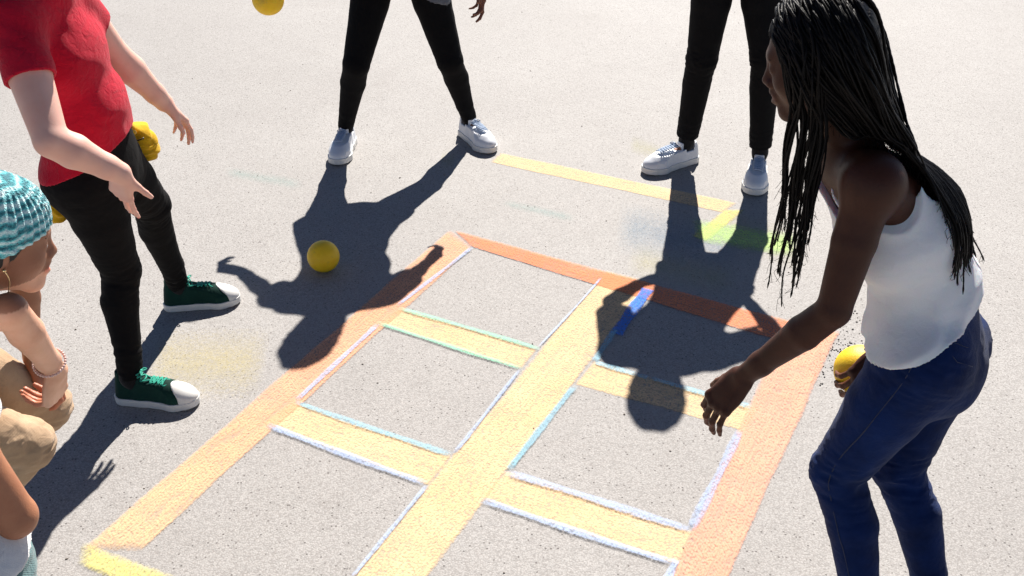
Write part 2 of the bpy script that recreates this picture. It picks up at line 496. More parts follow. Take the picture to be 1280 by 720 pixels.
def body_mesh(G, J, root, mat, h=.004, lips=(1.0, .72, .70), palms=None, nails=(1.15, .95, .95), paints=None):
    global NAILS
    F = Field(pick(G, *ALL))
    v, q = F.mesh(h)
    v = relax(v, q, 1, .3)
    col = np.ones((len(v), 3))
    def paint(P, r, c, soft=.004):
        d = np.linalg.norm(v - P, axis=1); w_ = np.clip((r - d) / soft, 0, 1)[:, None]
        col[:] = col * (1 - w_) + col * np.array(c) * w_
    w = J['hw']
    for y in (-.014, -.007, 0, .007, .014):
        paint(w(.094 - abs(y) * .35, y, -.061), .0115, lips)
        
    for c_, r_ in NAILS: paint(c_, r_, nails, .0015)
    NAILS.clear()
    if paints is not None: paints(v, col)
    if palms is not None:
        for sd in 'LR':
            hd = J.get('hand' + sd)
            if hd is None: continue
            W = J['wr' + sd]; dd = nrm(hd['d']); nn = nrm(hd['n'] - dd * np.dot(hd['n'], dd))
            near = (np.linalg.norm(v - (W + dd * .09), axis=1) < .12)
            e = .002
            n_ = ((v - (W + dd * .05)) @ nn)
            m_ = np.clip((-n_ - .004) / .008, 0, 1) * near
            col[:] = col * (1 - m_[:, None]) + np.array(palms) * m_[:, None]
    o = obj('body', v, q, mat, None, colors=col); under(o, root)
    return F, o

def eyes(J, root, s, iris):
    w = J['hw']; f = J['hM'][0]
    for sg in (1, -1):
        c = w(.0745, sg * .031, .001)
        M = Matrix.Translation(Vector(c))
        v, q = Field([ball(c, .0128 * s)]).mesh(.0022)
        o = obj('eye', v, q, MAT['eye_white']); under(o, root)
        v, q = Field([ball(c + f * .0052 * s, .0082 * s)]).mesh(.0018)
        i = obj('iris', v, q, iris); i.parent = o
        b = [w(.0835, sg * .014, .021), w(.087, sg * .026, .026), w(.080, sg * .045, .022)]
        t = tube(spline(b, 7), [.0012, .0024, .0028, .0028, .0025, .002, .001], 6)
        e = obj('eyebrow', *t, MAT['hair_dark']); under(e, root)

# ------------------------------------------------------------------ shoes, laid out round the ankle at the origin, toe towards +x
def shoe_fields(high):
    I3 = np.eye(3)
    up = [ell(V(.150, .004, .030), I3, (.062, .046, .036), k=.02),
          ell(V(.085, .003, .040), I3, (.085, .041, .045), k=.03),
          ell(V(-.020, 0, .042), I3, (.045, .036, .045), k=.03),
          cone(V(.005, 0, .055), V(.110, .003, .042), .037, .030, k=.03)]
    if high: up += [cone(V(-.008, 0, .06), V(-.006, 0, .135), .038, .042, k=.03)]
    else: up += [cone(V(-.008, 0, .05), V(.0, 0, .078), .038, .040, k=.025)]
    return up
def sole_d(P):
    pts = [(-.028, 0, .034), (.03, .001, .034), (.09, .003, .036), (.140, .004, .0465), (.172, .005, .040)]
    d = np.full(len(P), 1.0)
    for (x0, y0, r0), (x1, y1, r1) in zip(pts[:-1], pts[1:]):
        t = np.clip(((P[:, 0] - x0) * (x1 - x0) + (P[:, 1] - y0) * (y1 - y0)) / ((x1 - x0) ** 2 + (y1 - y0) ** 2), 0, 1)
        dd = np.hypot(P[:, 0] - x0 - t * (x1 - x0), P[:, 1] - y0 - t * (y1 - y0)) - (r0 + t * (r1 - r0))
        d = smin(d, dd, .01)
    return d
def make_shoe_meshes(high, toe_cap):
    h = .0026
    U = Field(shoe_fields(high))
    zt = .122 if high else .082
    def clip(P, D):
        top = P[:, 2] - (zt - .012 * np.clip((P[:, 0] + .0) / .04, -1, 1) * (1 if not high else -.3))
        c = np.maximum(.014 - P[:, 2], top)
        c = np.maximum(c, sole_d(P) + .0005 + np.clip((P[:, 2] - .03), 0, 1) * .15)
        hole = -(np.sqrt(((P[:, 0] - .002) / .038) ** 2 + (P[:, 1] / .033) ** 2) - 1) * .03
        hole = np.minimum(hole, P[:, 2] - (.062 if not high else .085))
        return np.maximum(c, hole)
    def disp(P):
        # flexing creases across the vamp and a stitched eyestay ridge
        cr = .0011 * np.sin(P[:, 0] * 420 + 3 * vnoise(P, 30, 3)) * np.clip(1 - np.abs(P[:, 0] - .105) / .03, 0, 1)
        ridge = -.0018 * (np.clip(1 - np.abs(np.abs(P[:, 1]) - .021) / .006, 0, 1)) * (P[:, 0] > .03) * (P[:, 0] < .115) * (P[:, 2] > .045)
        return cr + ridge + .0006 * vnoise(P, 60, 4)
    out = {}
    out['upper'] = U.mesh(h, disp=disp, clip=clip)
    lo, hi = V(-.08, -.07, -.006), V(.24, .07, .05)
    n = ((hi - lo) / h).astype(int)
    ax = [lo[i] + h * np.arange(n[i]) for i in range(3)]
    g = np.stack(np.meshgrid(*ax, indexing='ij'), -1).reshape(-1, 3)
    rise = .004 * np.clip((g[:, 0] - .13) / .07, 0, 1) ** 2
    band = np.maximum(g[:, 2] - .0265 - rise, -(g[:, 2] - rise * 1.6))
    line = .0012 * (np.abs(g[:, 2] - .019) < .0016)
    d = np.maximum(sole_d(g) - .0035 + line, band)
    out['sole'] = nets(d.reshape(n).astype(np.float32), lo, h)
    if toe_cap:
        F2 = Field([p.inflated(.0022) for p in shoe_fields(high)])
        def clip2(P, D): return np.maximum(np.maximum(.014 - P[:, 2], (.133 + 2.2 * P[:, 1] ** 2 * 10) - P[:, 0]), sole_d(P) - .002 + np.clip((P[:, 2] - .03), 0, 1) * .15)
        out['toe_cap'] = F2.mesh(h, clip=clip2)
    # laces: bars and crosses that lie on the vamp
    def top_z(x, y):
        zs = np.linspace(.02, .16, 90); P = np.stack([np.full(90, x), np.full(90, y), zs], 1)
        d = U.eval(P); i = np.nonzero(d < 0)[0]
        return zs[i[-1]] if len(i) else .05
    parts = []
    if high: st = [(.112, .045), (.098, .053), (.084, .061), (.070, .069), (.058, .080), (.048, .092), (.040, .105), (.035, .116)]
    else: st = [(.138, 0), (.126, 0), (.114, 0), (.102, 0), (.090, 0), (.078, 0), (.066, 0), (.055, 0)]
    def pt(i, y):
        x = st[i][0]
        if high and i >= 4:
            z = st[i][1]
            Y = y; xs = np.linspace(.12, -.01, 90); P = np.stack([xs, np.full(90, Y), np.full(90, z)], 1)
            d = U.eval(P); k = np.nonzero(d < 0)[0]; return V(xs[k[0]] + .002 if len(k) else .04, Y, z)
        return V(x, y, top_z(x, y) + .0032)
    for i in range(len(st)):
        w = .019 if high else .021 - .0006 * abs(i - 4)
        parts.append(tube(spline([pt(i, y) for y in np.linspace(-w, w, 5)], 9), .0024 if high else .0027, 6))
        if i < len(st) - 1:
            for sg in (1, -1):
                pp = [mix(pt(i, sg * w), pt(i + 1, -sg * w), t) for t in (0, .25, .5, .75, 1)]
                pp = [p + V(.0006, 0, .0030 if 0 < j < 4 else .001) for j, p in enumerate(pp)]
                parts.append(tube(spline(pp, 9), .0023 if high else .0026, 6))
    e = pt(len(st) - 1, 0); 
    for sg in (1, -1):   # a small tight bow
        parts.append(tube(spline([e + V(.003, 0, .004), e + V(.008, sg * .012, .007), e + V(.013, sg * .020, .001), e + V(.012, sg * .012, .001), e + V(.006, 0, .005)], 16), .0020, 6))
    parts.append(tube([e + V(.004, -.005, .005), e + V(.005, .005, .005)], .004, 6))
    out['laces'] = merge(parts)
    # stitched tongue above the collar
    zt2 = zt
    out['tongue'] = Field([ecap(V(.030, 0, zt2 - .035), V(.022 if high else .03, 0, zt2 + .012), V(0, 1, 0), (.022, .006), (.020, .005), k=.01)]).mesh(h)
    return out
SHOES = {}
def shoe(kind, J, side, root, s=1.0, roll=0):
    """a shoe under the ankle; repeats share the meshes of the first of their kind"""
    A, toe = J['an' + side], J['toe' + side]
    mats = SHOE_MATS[kind]
    if kind not in SHOES:
        data = make_shoe_meshes(kind == 'green', kind == 'green'); ms = {}
        for nm, (v, f) in data.items():
            o = obj(nm, v, f, mats[nm]); ms[nm] = o.data; bpy.data.objects.remove(o)
        SHOES[kind] = ms
    ms = SHOES[kind]
    up = bpy.data.objects.new('shoe', ms['upper']); COL.objects.link(up)
    ang = math.atan2(toe[1], toe[0])
    mir = 1 if side == 'L' else -1
    M = Matrix.Translation(Vector((A[0], A[1], .001))) @ Matrix.Rotation(ang, 4, 'Z') @ Matrix.Diagonal((s, -s * mir, s, 1))
    up.parent = root; up.matrix_local = Matrix.Translation(-Vector(root.location)) @ M
    for nm in ms:
        if nm == 'upper': continue
        c = bpy.data.objects.new(nm, ms[nm]); COL.objects.link(c); c.parent = up
    return up

def leg_wrinkles(J, amp=.0035, seed=1, freq=150):
    """cloth folds round the knees and above the hems"""
    segs = []
    for sd in 'LR':
        segs.append((J['hip' + sd], J['kn' + sd], J['an' + sd]))
    def disp(P):
        out = .0012 * vnoise(P, 22, seed) + .0006 * vnoise(P, 60, seed + 1)
        for hp, kn, an in segs:
            for a, b, c, wdt in ((kn, nrm(an - hp), 0, .09), (mix(kn, an, .86), nrm(an - kn), 1, .07), (hp, nrm(kn - hp), 2, .08)):
                d = np.linalg.norm(P - a, axis=1); w = np.clip(1 - d / (wdt * 1.7), 0, 1)
                x = (P - a) @ b
                Q = P * .42 + x[:, None] * b * 1.25 + .012 * vnoise(P, 13, seed + 5)[:, None]
                n1 = vnoise(Q, 52, seed + 9); n2 = vnoise(Q + .7 * c, 95, seed + 3)
                out -= amp * w * (1.5 * (1 - 2.2 * np.abs(n1)) + .5 * n2)
        return out - .001
    return disp
def trousers(G, J, root, mat, infl=.009, h=.005, hem=.90, waist_h=.10, amp=.0035, seed=1, extra=None, loose=None, name='trousers'):
    pr = pick(G, 'torso', 'thighL', 'thighR', 'shinL', 'shinR', infl=infl)
    if loose:
        for sd in 'LR':
            K, A = J['kn' + sd], J['an' + sd]
            pr += [cone(K, mix(K, A, 1.0), loose[0], loose[1], k=.02), cone(mix(J['hip' + sd], K, .5), K, loose[2], loose[0], k=.02)]
    if extra: pr += extra
    hm = (J['hipL'] + J['hipR']) / 2
    wt = hm + J['up'] * waist_h
    up = J['up']
    cuts = [(mix(J['kn' + sd], J['an' + sd], hem), nrm(J['an' + sd] - J['kn' + sd])) for sd in 'LR']
    def clip(P, D):
        c = (P - wt) @ up
        for a, n in cuts:
            near = np.linalg.norm(P - a, axis=1) < .17
            c = np.where(near, np.maximum(c, (P - a) @ n + .0015 * np.sin(P[:, 0] * 140)), c)
        return c
    F = Field(pr); v, q = F.mesh(h, disp=leg_wrinkles(J, amp, seed), clip=clip)
    v = relax(v, q, 1, .3)
    o = obj(name, v, q, mat); under(o, root)
    return F, o

def socks(J, root, r=.031, top=.80, mat='sock_black'):
    for sd in 'LR':
        A, Kn = J['an' + sd], J['kn' + sd]
        v, q = Field([cone(mix(Kn, A, top), A + V(0, 0, -.005), r + .003, r, k=.01), cone(A, V(A[0], A[1], .055) + J['toe' + sd] * .01, r, .026, k=.01)]).mesh(.004)
        o = obj('sock', v, q, MAT[mat]); under(o, root)
# ------------------------------------------------------------------ materials of the place
MAT = {}
def plain(name, c, rough=.5, spec=.5, **kw):
    m = MT(name); m.base(c); m.set(Roughness=rough, **kw); m.b.inputs['Specular IOR Level'].default_value = spec
    n = m.noise(60, 3, .6); m.base(m.mixc(m.math('MULTIPLY', n, .25), c, tuple(x * .6 for x in c)))
    return m.m
MAT['skin_pale'] = skin('skin_pale', (.76, .46, .37), (.70, .38, .30), .18)
MAT['skin_warm'] = skin('skin_warm', (.50, .24, .145), (.40, .165, .09), .14)
MAT['skin_brown'] = skin('skin_brown', (.215, .085, .043), (.15, .052, .027), .08)
MAT['skin_tan'] = skin('skin_tan', (.40, .17, .085), (.30, .11, .055), .12)
MAT['skin_deep'] = skin('skin_deep', (.060, .018, .008), (.040, .011, .005), .05)
MAT['skin_deep'].node_tree.nodes['Principled BSDF'].inputs['Specular IOR Level'].default_value = .22
MAT['eye_white'] = plain('eye_white', (.75, .72, .68), .15)
MAT['iris_brown'] = plain('iris_brown', (.03, .012, .006), .08)
MAT['hair_dark'] = plain('hair_dark', (.008, .006, .005), .55)
MAT['jeans_black'] = cloth('jeans_black', (.0040, .0036, .0042), (.0065, .006, .0065), bump=.3, sheen=.0)
MAT['leggings_black'] = cloth('leggings_black', (.0036, .0032, .0036), (.0055, .005, .0055), bump=.2, sheen=.0)
MAT['denim_navy'] = cloth('denim_navy', (.0028, .0115, .056), (.005, .025, .120), weave=1400, bump=.45, sheen=.08)
MAT['denim_stitch'] = cloth('denim_stitch', (.055, .06, .11), (.03, .04, .08), bump=.1)
MAT['shirt_red'] = cloth('shirt_red', (.58, .005, .028), (.68, .010, .040), bump=.85, sheen=.15)
MAT['tank_white'] = cloth('tank_white', (.90, .90, .91), (.93, .93, .935), weave=1500, bump=.5)
_t = MAT['tank_white'].node_tree.nodes['Principled BSDF']; _t.inputs['Subsurface Weight'].default_value = .35; _t.inputs['Subsurface Scale'].default_value = .03
MAT['shirt_white'] = cloth('shirt_white', (.78, .77, .76), (.84, .83, .82), bump=.5)
MAT['shirt_grey'] = cloth('shirt_grey', (.12, .13, .15), (.17, .18, .20), bump=.5)
MAT['shirt_charcoal'] = cloth('shirt_charcoal', (.035, .036, .042), (.05, .05, .058), bump=.5)
MAT['trousers_beige'] = cloth('trousers_beige', (.46, .30, .18), (.56, .39, .25), bump=.6)
MAT['denim_teal'] = cloth('denim_teal', (.10, .20, .21), (.17, .28, .28), bump=.5)
MAT['sock_black'] = cloth('sock_black', (.012, .011, .012), (.02, .018, .018), bump=.3)
MAT['canvas_green'] = cloth('canvas_green', (.006, .032, .024), (.010, .050, .038), weave=1600, bump=.25, sheen=.1)
MAT['lace_green'] = cloth('lace_green', (.03, .36, .25), (.06, .46, .33), weave=2500, bump=.2)
MAT['rubber_white'] = plain('rubber_white', (.72, .70, .66), .5)
MAT['leather_white'] = plain('leather_white', (.74, .75, .78), .42)
MAT['lace_white'] = cloth('lace_white', (.36, .45, .60), (.52, .60, .72), weave=2500, bump=.2)
MAT['yellow_cloth'] = cloth('yellow_cloth', (.75, .42, .012), (.82, .52, .02), weave=1200, bump=.5)
MAT['gold'] = plain('gold', (.75, .55, .30), .25, Metallic=1.0)
MAT['bead_pink'] = plain('bead_pink', (.62, .42, .38), .3)
MAT['nail'] = plain('nail', (.45, .05, .09), .2)
MAT['zip_dark'] = plain('zip_dark', (.05, .035, .01), .4)

def foam_yellow():
    m = MT('foam_yellow')
    n = m.noise(30, 4, .6); f = m.vor(260)
    c = m.mixc(m.ramp(n, [(.3, 0), (.7, 1)]), (.90, .54, .004), (.94, .62, .010))
    m.base(m.mixc(m.ramp(m.noise(16, 6, .75), [(.54, 0), (.72, .6)]), c, (.38, .22, .06)))
    m.set(Roughness=.55, Subsurface_Weight=.10, Subsurface_Scale=.01)
    m.bump(m.math('ADD', m.math('MULTIPLY', f.outputs['Distance'], .6), m.noise(500, 2, .5)), .35, .0015)
    return m.m
MAT['foam_yellow'] = foam_yellow()

def knit_teal():
    m = MT('knit_teal')
    w = m.n('ShaderNodeTexWave', wave_type='BANDS', bands_direction='Z'); w.inputs['Scale'].default_value = 17; w.inputs['Distortion'].default_value = 5; w.inputs['Detail'].default_value = 3; w.inputs['Detail Scale'].default_value = 2.2
    m.l(m.coord(), w.inputs['Vector'])
    n = m.noise(70, 4, .7)
    c = m.ramp(m.math('ADD', m.math('MULTIPLY', w.outputs['Fac'], .7), m.math('MULTIPLY', n, .35)), [(.12, (.006, .10, .13)), (.42, (.05, .38, .42)), (.66, (.22, .58, .60)), (.95, (.66, .80, .80))])
    m.base(c); m.set(Roughness=.9, Sheen_Weight=.4)
    v = m.vor(330); m.bump(m.math('ADD', v.outputs['Distance'], n), .7, .004)
    return m.m
MAT['knit_teal'] = knit_teal()
def print_floral():
    m = MT('print_floral')
    v = m.vor(65); n = m.noise(40, 4, .7)
    c = m.ramp(m.math('ADD', v.outputs['Distance'], m.math('MULTIPLY', n, .5)), [(.3, (.01, .03, .035)), (.5, (.02, .09, .08)), (.62, (.30, .42, .36)), (.72, (.015, .04, .04)), (.95, (.5, .5, .42))])
    m.base(c); m.set(Roughness=.8); m.bump(n, .3, .006)
    return m.m
MAT['print_floral'] = print_floral()
def braid_mat():
    m = MT('braided_hair')
    n = m.noise(240, 3, .7)
    m.base(m.mixc(n, (.0018, .0013, .0013), (.006, .0038, .003)))
    m.set(Roughness=.46); m.b.inputs['Specular IOR Level'].default_value = .13
    m.b.inputs['Anisotropic'].default_value = .4
    m.bump(m.noise(420, 3, .7), .5, .002)
    return m.m
MAT['braids'] = braid_mat()

SHOE_MATS = {'green': dict(upper=MAT['canvas_green'], sole=MAT['rubber_white'], toe_cap=MAT['rubber_white'], laces=MAT['lace_green'], tongue=MAT['canvas_green']),
             'white': dict(upper=MAT['leather_white'], sole=MAT['rubber_white'], laces=MAT['lace_white'], tongue=MAT['leather_white'])}

# ------------------------------------------------------------------ the ground
def asphalt():
    m = MT('asphalt'); vec = m.coord(kind='Object')
    big = m.noise(.8, 5, .6, vec); mid = m.noise(7, 5, .65, vec); fine = m.noise(260, 3, .75, vec)
    st = m.vor(210, vec); st2 = m.vor(95, vec)
    base = m.mixc(m.ramp(big, [(.35, 0), (.65, 1)]), GROUND[0], GROUND[1])
    base = m.mixc(m.math('MULTIPLY', m.ramp(mid, [(.35, 0), (.7, 1)]), .30), base, GROUND[2])
    # aggregate: stones of every grey, dark binder in the pits
    stone = m.n('ShaderNodeSeparateColor'); m.l(st.outputs['Color'], stone.inputs[0])
    g = m.ramp(stone.outputs[0], [(.0, .80), (.35, .96), (.8, 1.05), (1, 1.15)])
    base = m.mixc(1.0, base, g, 'MULTIPLY')
    pit = m.ramp(st.outputs['Distance'], [(.40, 0), (.72, 1)])
    base = m.mixc(m.math('MULTIPLY', pit, .34), base, (.13, .11, .10))
    s2 = m.n('ShaderNodeSeparateColor'); m.l(st2.outputs['Color'], s2.inputs[0])
    rare = m.math('MULTIPLY', m.ramp(s2.outputs[1], [(.88, 0), (.90, 1)]), m.ramp(st2.outputs['Distance'], [(.22, 1), (.34, 0)]))
    base = m.mixc(m.math('MULTIPLY', rare, .75), base, (.045, .035, .032))
    base = m.mixc(m.math('MULTIPLY', m.ramp(fine, [(.5, 0), (.72, 1)]), .24), base, (.09, .08, .075))
    stain = m.ramp(m.noise(1.7, 6, .7, vec, 1.2), [(.58, 0), (.72, 1)])
    base = m.mixc(m.math('MULTIPLY', stain, .16), base, (.16, .135, .12))
    scuff = m.n('ShaderNodeTexNoise'); scuff.inputs['Scale'].default_value = 3; scuff.inputs['Detail'].default_value = 5
    m.l(m.coord((9, 1.2, 1)), scuff.inputs['Vector'])
    base = m.mixc(m.math('MULTIPLY', m.ramp(scuff.outputs['Fac'], [(.66, 0), (.74, 1)]), .12), base, (.14, .12, .11))
    m.base(base); m.set(Roughness=.76); m.b.inputs['Specular IOR Level'].default_value = .28
    h = m.math('ADD', m.math('MULTIPLY', pit, -.7), m.math('ADD', m.math('MULTIPLY', rare, -.5), m.math('MULTIPLY', fine, .3)))
    m.bump(h, .30, .0018)
    return m.m
GROUND = [(.315, .298, .284), (.350, .333, .318), (.280, .264, .250)]
MAT['asphalt'] = asphalt()
def grid_sheet(x0, x1, y0, y1, n, z=0):
    xs, ys = np.linspace(x0, x1, n), np.linspace(y0, y1, n)
    vs = [(x, y, z) for y in ys for x in xs]
    fs = [(j * n + i, j * n + i + 1, (j + 1) * n + i + 1, (j + 1) * n + i) for j in range(n - 1) for i in range(n - 1)]
    return vs, fs
ground = obj('asphalt_ground', *grid_sheet(-400, 400, -400, 400, 9), MAT['asphalt'], smooth=False)
tag(ground, 'pale grey speckled asphalt of the playground', kind='structure')

# ------------------------------------------------------------------ chalk
def chalk(name, c1, c2, cover=.9, edge=.06, grain=.35, c3=None):
    """powdery chalk: thins out over the pits of the asphalt and frays at the edges of the stroke"""
    m = MT(name); vec = m.coord(kind='Object')
    uv = m.n('ShaderNodeUVMap', uv_map='UVMap'); sp = m.n('ShaderNodeSeparateXYZ'); m.l(uv.outputs[0], sp.inputs[0])
    def edge_dist(o):
        return m.math('MINIMUM', o, m.math('SUBTRACT', 1.0, o))
    fray = m.math('MULTIPLY', m.math('SUBTRACT', m.noise(75, 4, .75, vec), .5), edge * 2.0)
    e = m.math('ADD', edge_dist(sp.outputs[1]), fray)
    a = m.ramp(e, [(0.0, 0), (edge, 1)])
    e2 = m.math('ADD', m.math('MULTIPLY', edge_dist(sp.outputs[0]), 5.0), fray)
    a = m.math('MULTIPLY', a, m.ramp(e2, [(0.0, 0), (edge * 1.5, 1)]))
    st = m.vor(150, vec); pit = m.ramp(st.outputs['Distance'], [(.45, 1), (.85, .45)])
    fine = m.ramp(m.noise(240, 3, .8, vec), [(.40, 1), (.80, 1 - grain)])
    patch = m.ramp(m.noise(9, 5, .7, vec), [(.25, .70), (.6, 1)])
    # hand strokes run along the band, and feet have rubbed some of it away
    mp = m.n('ShaderNodeMapping'); mp.inputs['Scale'].default_value = (5, 22, 1); m.l(uv.outputs[0], mp.inputs['Vector'])
    stroke = m.ramp(m.noise(1.0, 4, .7, mp.outputs[0], .4), [(.30, .66), (.55, 1)])
    rub = m.ramp(m.noise(5.0, 6, .75, vec, 1.0), [(.30, .45), (.42, 1)])
    patch = m.math('MULTIPLY', patch, m.math('MULTIPLY', stroke, rub))
    a = m.math('MULTIPLY', m.math('MULTIPLY', a, m.math('MULTIPLY', pit, fine)), m.math('MULTIPLY', patch, cover))
    big = m.ramp(m.noise(3.0, 4, .6, vec), [(.35, 0), (.65, 1)])
    c = m.mixc(big, c1, c2)
    if c3 is not None: c = m.mixc(m.ramp(sp.outputs[0], [(.55, 0), (1, 1)]), c, c3)
    m.base(c); m.set(Roughness=.92); m.b.inputs['Specular IOR Level'].default_value = .15
    tr = m.n('ShaderNodeBsdfTransparent'); mx = m.n('ShaderNodeMixShader')
    m.l(a, mx.inputs[0]); m.l(tr.outputs[0], mx.inputs[1]); m.l(m.b.outputs[0], mx.inputs[2]); m.l(mx.outputs[0], m.out.inputs['Surface'])
    m.bump(m.noise(300, 3, .7, vec), .15, .001)
    return m.m
ORANGE = ((.80, .41, .25), (.78, .38, .21))
YELLOW = ((.80, .57, .33), (.78, .54, .29))
MAT['chalk_orange'] = chalk('chalk_orange', *ORANGE, cover=.97, c3=(.78, .50, .28))
MAT['chalk_red'] = chalk('chalk_red', (.80, .27, .13), (.76, .24, .11), cover=.97)
MAT['chalk_peach'] = chalk('chalk_peach', (.82, .39, .25), (.80, .41, .28), cover=.97)
MAT['chalk_yellow'] = chalk('chalk_yellow', *YELLOW, cover=.96)
MAT['chalk_lemon'] = chalk('chalk_lemon', (.70, .62, .22), (.68, .58, .20), cover=.92, edge=.2)
MAT['chalk_blue'] = chalk('chalk_blue', (.40, .49, .70), (.44, .53, .72), cover=.85, edge=.22, grain=.35)
MAT['chalk_royal'] = chalk('chalk_royal', (.05, .20, .74), (.06, .24, .72), cover=.97, edge=.1)
MAT['chalk_mint'] = chalk('chalk_mint', (.26, .60, .42), (.30, .62, .47), cover=.85, edge=.22, grain=.5)
MAT['chalk_aqua'] = chalk('chalk_aqua', (.27, .52, .62), (.31, .54, .66), cover=.82, edge=.22, grain=.5)
MAT['chalk_green'] = chalk('chalk_green', (.42, .66, .20), (.50, .68, .24), cover=.85, edge=.3, grain=.6)
MAT['chalk_dust'] = chalk('chalk_dust', (.52, .46, .16), (.46, .46, .20), cover=.28, edge=.5, grain=.9)
MAT['chalk_dust_strong'] = chalk('chalk_dust_strong', (.66, .54, .20), (.62, .52, .22), cover=.42, edge=.5, grain=.8)
MAT['chalk_dust_blue'] = chalk('chalk_dust_blue', (.05, .18, .34), (.06, .22, .36), cover=.30, edge=.5, grain=.8)
MAT['chalk_dust_aqua'] = chalk('chalk_dust_aqua', (.30, .48, .46), (.34, .48, .44), cover=.35, edge=.5, grain=.9)

def strip(name, A, B, C_, D_, mat, z, n=24, m=2, wob=.002, parent=None, seed=0):
    """a chalk stroke: A-B is one long edge, D-C the other, as photo pixels on the ground"""
    a, b, c, d = (gr(*p) for p in (A, B, C_, D_))
    rnd = random.Random(seed * 31 + n)
    vs, uv = [], []
    L = np.linalg.norm(b - a); ph = [rnd.uniform(0, 6.28) for _ in range(4)]
    for i in range(n + 1):
        t = i / n
        w1 = wob * (math.sin(t * L * 9 + ph[0]) + .5 * math.sin(t * L * 23 + ph[1])); w2 = wob * (math.sin(t * L * 8 + ph[2]) + .5 * math.sin(t * L * 21 + ph[3]))
        p, q = mix(a, b, t), mix(d, c, t); u = nrm(q - p)
        p, q = p + u * w1, q + u * w2
        for j in range(m + 1):
            x = mix(p, q, j / m); vs.append((x[0], x[1], z)); uv.append((t, j / m))
    fs = []; fu = []
    for i in range(n):
        for j in range(m):
            f = (i * (m + 1) + j, (i + 1) * (m + 1) + j, (i + 1) * (m + 1) + j + 1, i * (m + 1) + j + 1)
            fs.append(f)
    nrm_up = np.cross(np.array(vs[fs[0][1]]) - vs[fs[0][0]], np.array(vs[fs[0][2]]) - vs[fs[0][0]])[2] > 0
    if not nrm_up: fs = [f[::-1] for f in fs]
    fu = [c_ for f in fs for c_ in (uv[i] for i in f)]
    o = obj(name, vs, fs, mat, parent, smooth=False, uvs=fu)
    return o

court = thing('chalk_court', 'large ladder of squares drawn in yellow and orange chalk on the asphalt', 'chalk drawing')
K = dict(parent=court)
def lerp2(p, q, t): return (p[0] + (q[0] - p[0]) * t, p[1] + (q[1] - p[1]) * t)
def build_court():
    z1, z2, z3 = .0012, .0030, .0056
    # border
    strip('border', (562, 287), (100, 690), (176, 690), (592, 309), MAT['chalk_orange'], z2, n=60, seed=1, **K)
    strip('border', (566, 288), (1052, 419), (1016, 440), (588, 309), MAT['chalk_red'], z2 + .0005, n=50, seed=2, **K)
    strip('border', (1050, 415), (880, 790), (805, 790), (985, 398), MAT['chalk_peach'], z2 + .0010, n=50, seed=3, **K)
    strip('border', (104, 676), (420, 800), (300, 800), (96, 706), MAT['chalk_lemon'], z2 + .0015, n=30, seed=4, **K)
    # long middle bar and the rungs
    strip('long_bar', (757, 338), (375, 800), (475, 800), (815, 352), MAT['chalk_yellow'], z1 + .0008, n=60, seed=5, **K)
    strip('rung', (500, 384), (672, 437), (652, 462), (474, 405), MAT['chalk_yellow'], z1, n=20, seed=6, **K)
    strip('rung', (742, 451), (950, 510), (932, 540), (718, 481), MAT['chalk_yellow'], z1, n=24, seed=7, **K)
    strip('rung', (366, 502), (566, 570), (536, 608), (326, 530), MAT['chalk_yellow'], z1 + .0004, n=24, seed=8, **K)
    strip('rung', (632, 588), (868, 664), (850, 708), (598, 624), MAT['chalk_yellow'], z1, n=28, seed=9, **K)
    # cool outlines inside the squares
    B, M_, A_, R_ = MAT['chalk_blue'], MAT['chalk_mint'], MAT['chalk_aqua'], MAT['chalk_royal']
    def line(p, q, w0, w1, mat, s, z=z3):
        P0, Q0 = gr(*p), gr(*q); t = nrm(Q0 - P0); n_ = V(-t[1], t[0], 0)
        L = np.linalg.norm(Q0 - P0); n = 20
        rnd = random.Random(s); ph = rnd.uniform(0, 6)
        vs, uv = [], []
        for i in range(n + 1):
            u = i / n; c = mix(P0, Q0, u) + n_ * .0025 * math.sin(u * L * 7 + ph); w = (w0 + (w1 - w0) * u) * .43 * (1 + .15 * math.sin(u * 11 + ph))
            for j in range(3):
                x = c + n_ * w * (j - 1); vs.append((x[0], x[1], z)); uv.append((u, j / 2))
        fs = [(i * 3 + j, (i + 1) * 3 + j, (i + 1) * 3 + j + 1, i * 3 + j + 1)[::-1] for i in range(n) for j in range(2)]
        obj('outline', vs, fs, mat, court, smooth=False, uvs=[uv[i] for f in fs for i in f])
    line((591, 309), (497, 384), .022, .026, B, 1)
    line((752, 348), (673, 436), .012, .012, B, 31, .0064)
    line((497, 386), (676, 438), .030, .028, M_, 2, .0060)
    line((470, 405), (654, 462), .026, .030, M_, 3)
    line((472, 406), (372, 502), .026, .030, B, 4, .0060)
    line((368, 503), (564, 571), .030, .032, A_, 5)
    line((652, 462), (567, 568), .016, .018, B, 6, .0060)
    line((333, 533), (534, 606), .036, .034, B, 7)
    line((533, 607), (440, 725), .018, .018, B, 8, .0060)
    line((810, 362), (770, 420), .062, .058, R_, 9)
    line((770, 412), (744, 453), .035, .03, A_, 10, .0060)
    line((742, 454), (812, 474), .034, .034, A_, 11)
    line((812, 474), (940, 510), .030, .034, A_, 12, .0064)
    line((718, 482), (636, 590), .030, .032, A_, 13)
    line((632, 592), (866, 664), .036, .040, B, 14, .0060)
    line((925, 540), (862, 664), .034, .040, B, 15)
    line((600, 626), (846, 706), .034, .034, B, 16)
    line((846, 700), (820, 760), .03, .03, B, 17, .0060)
build_court()

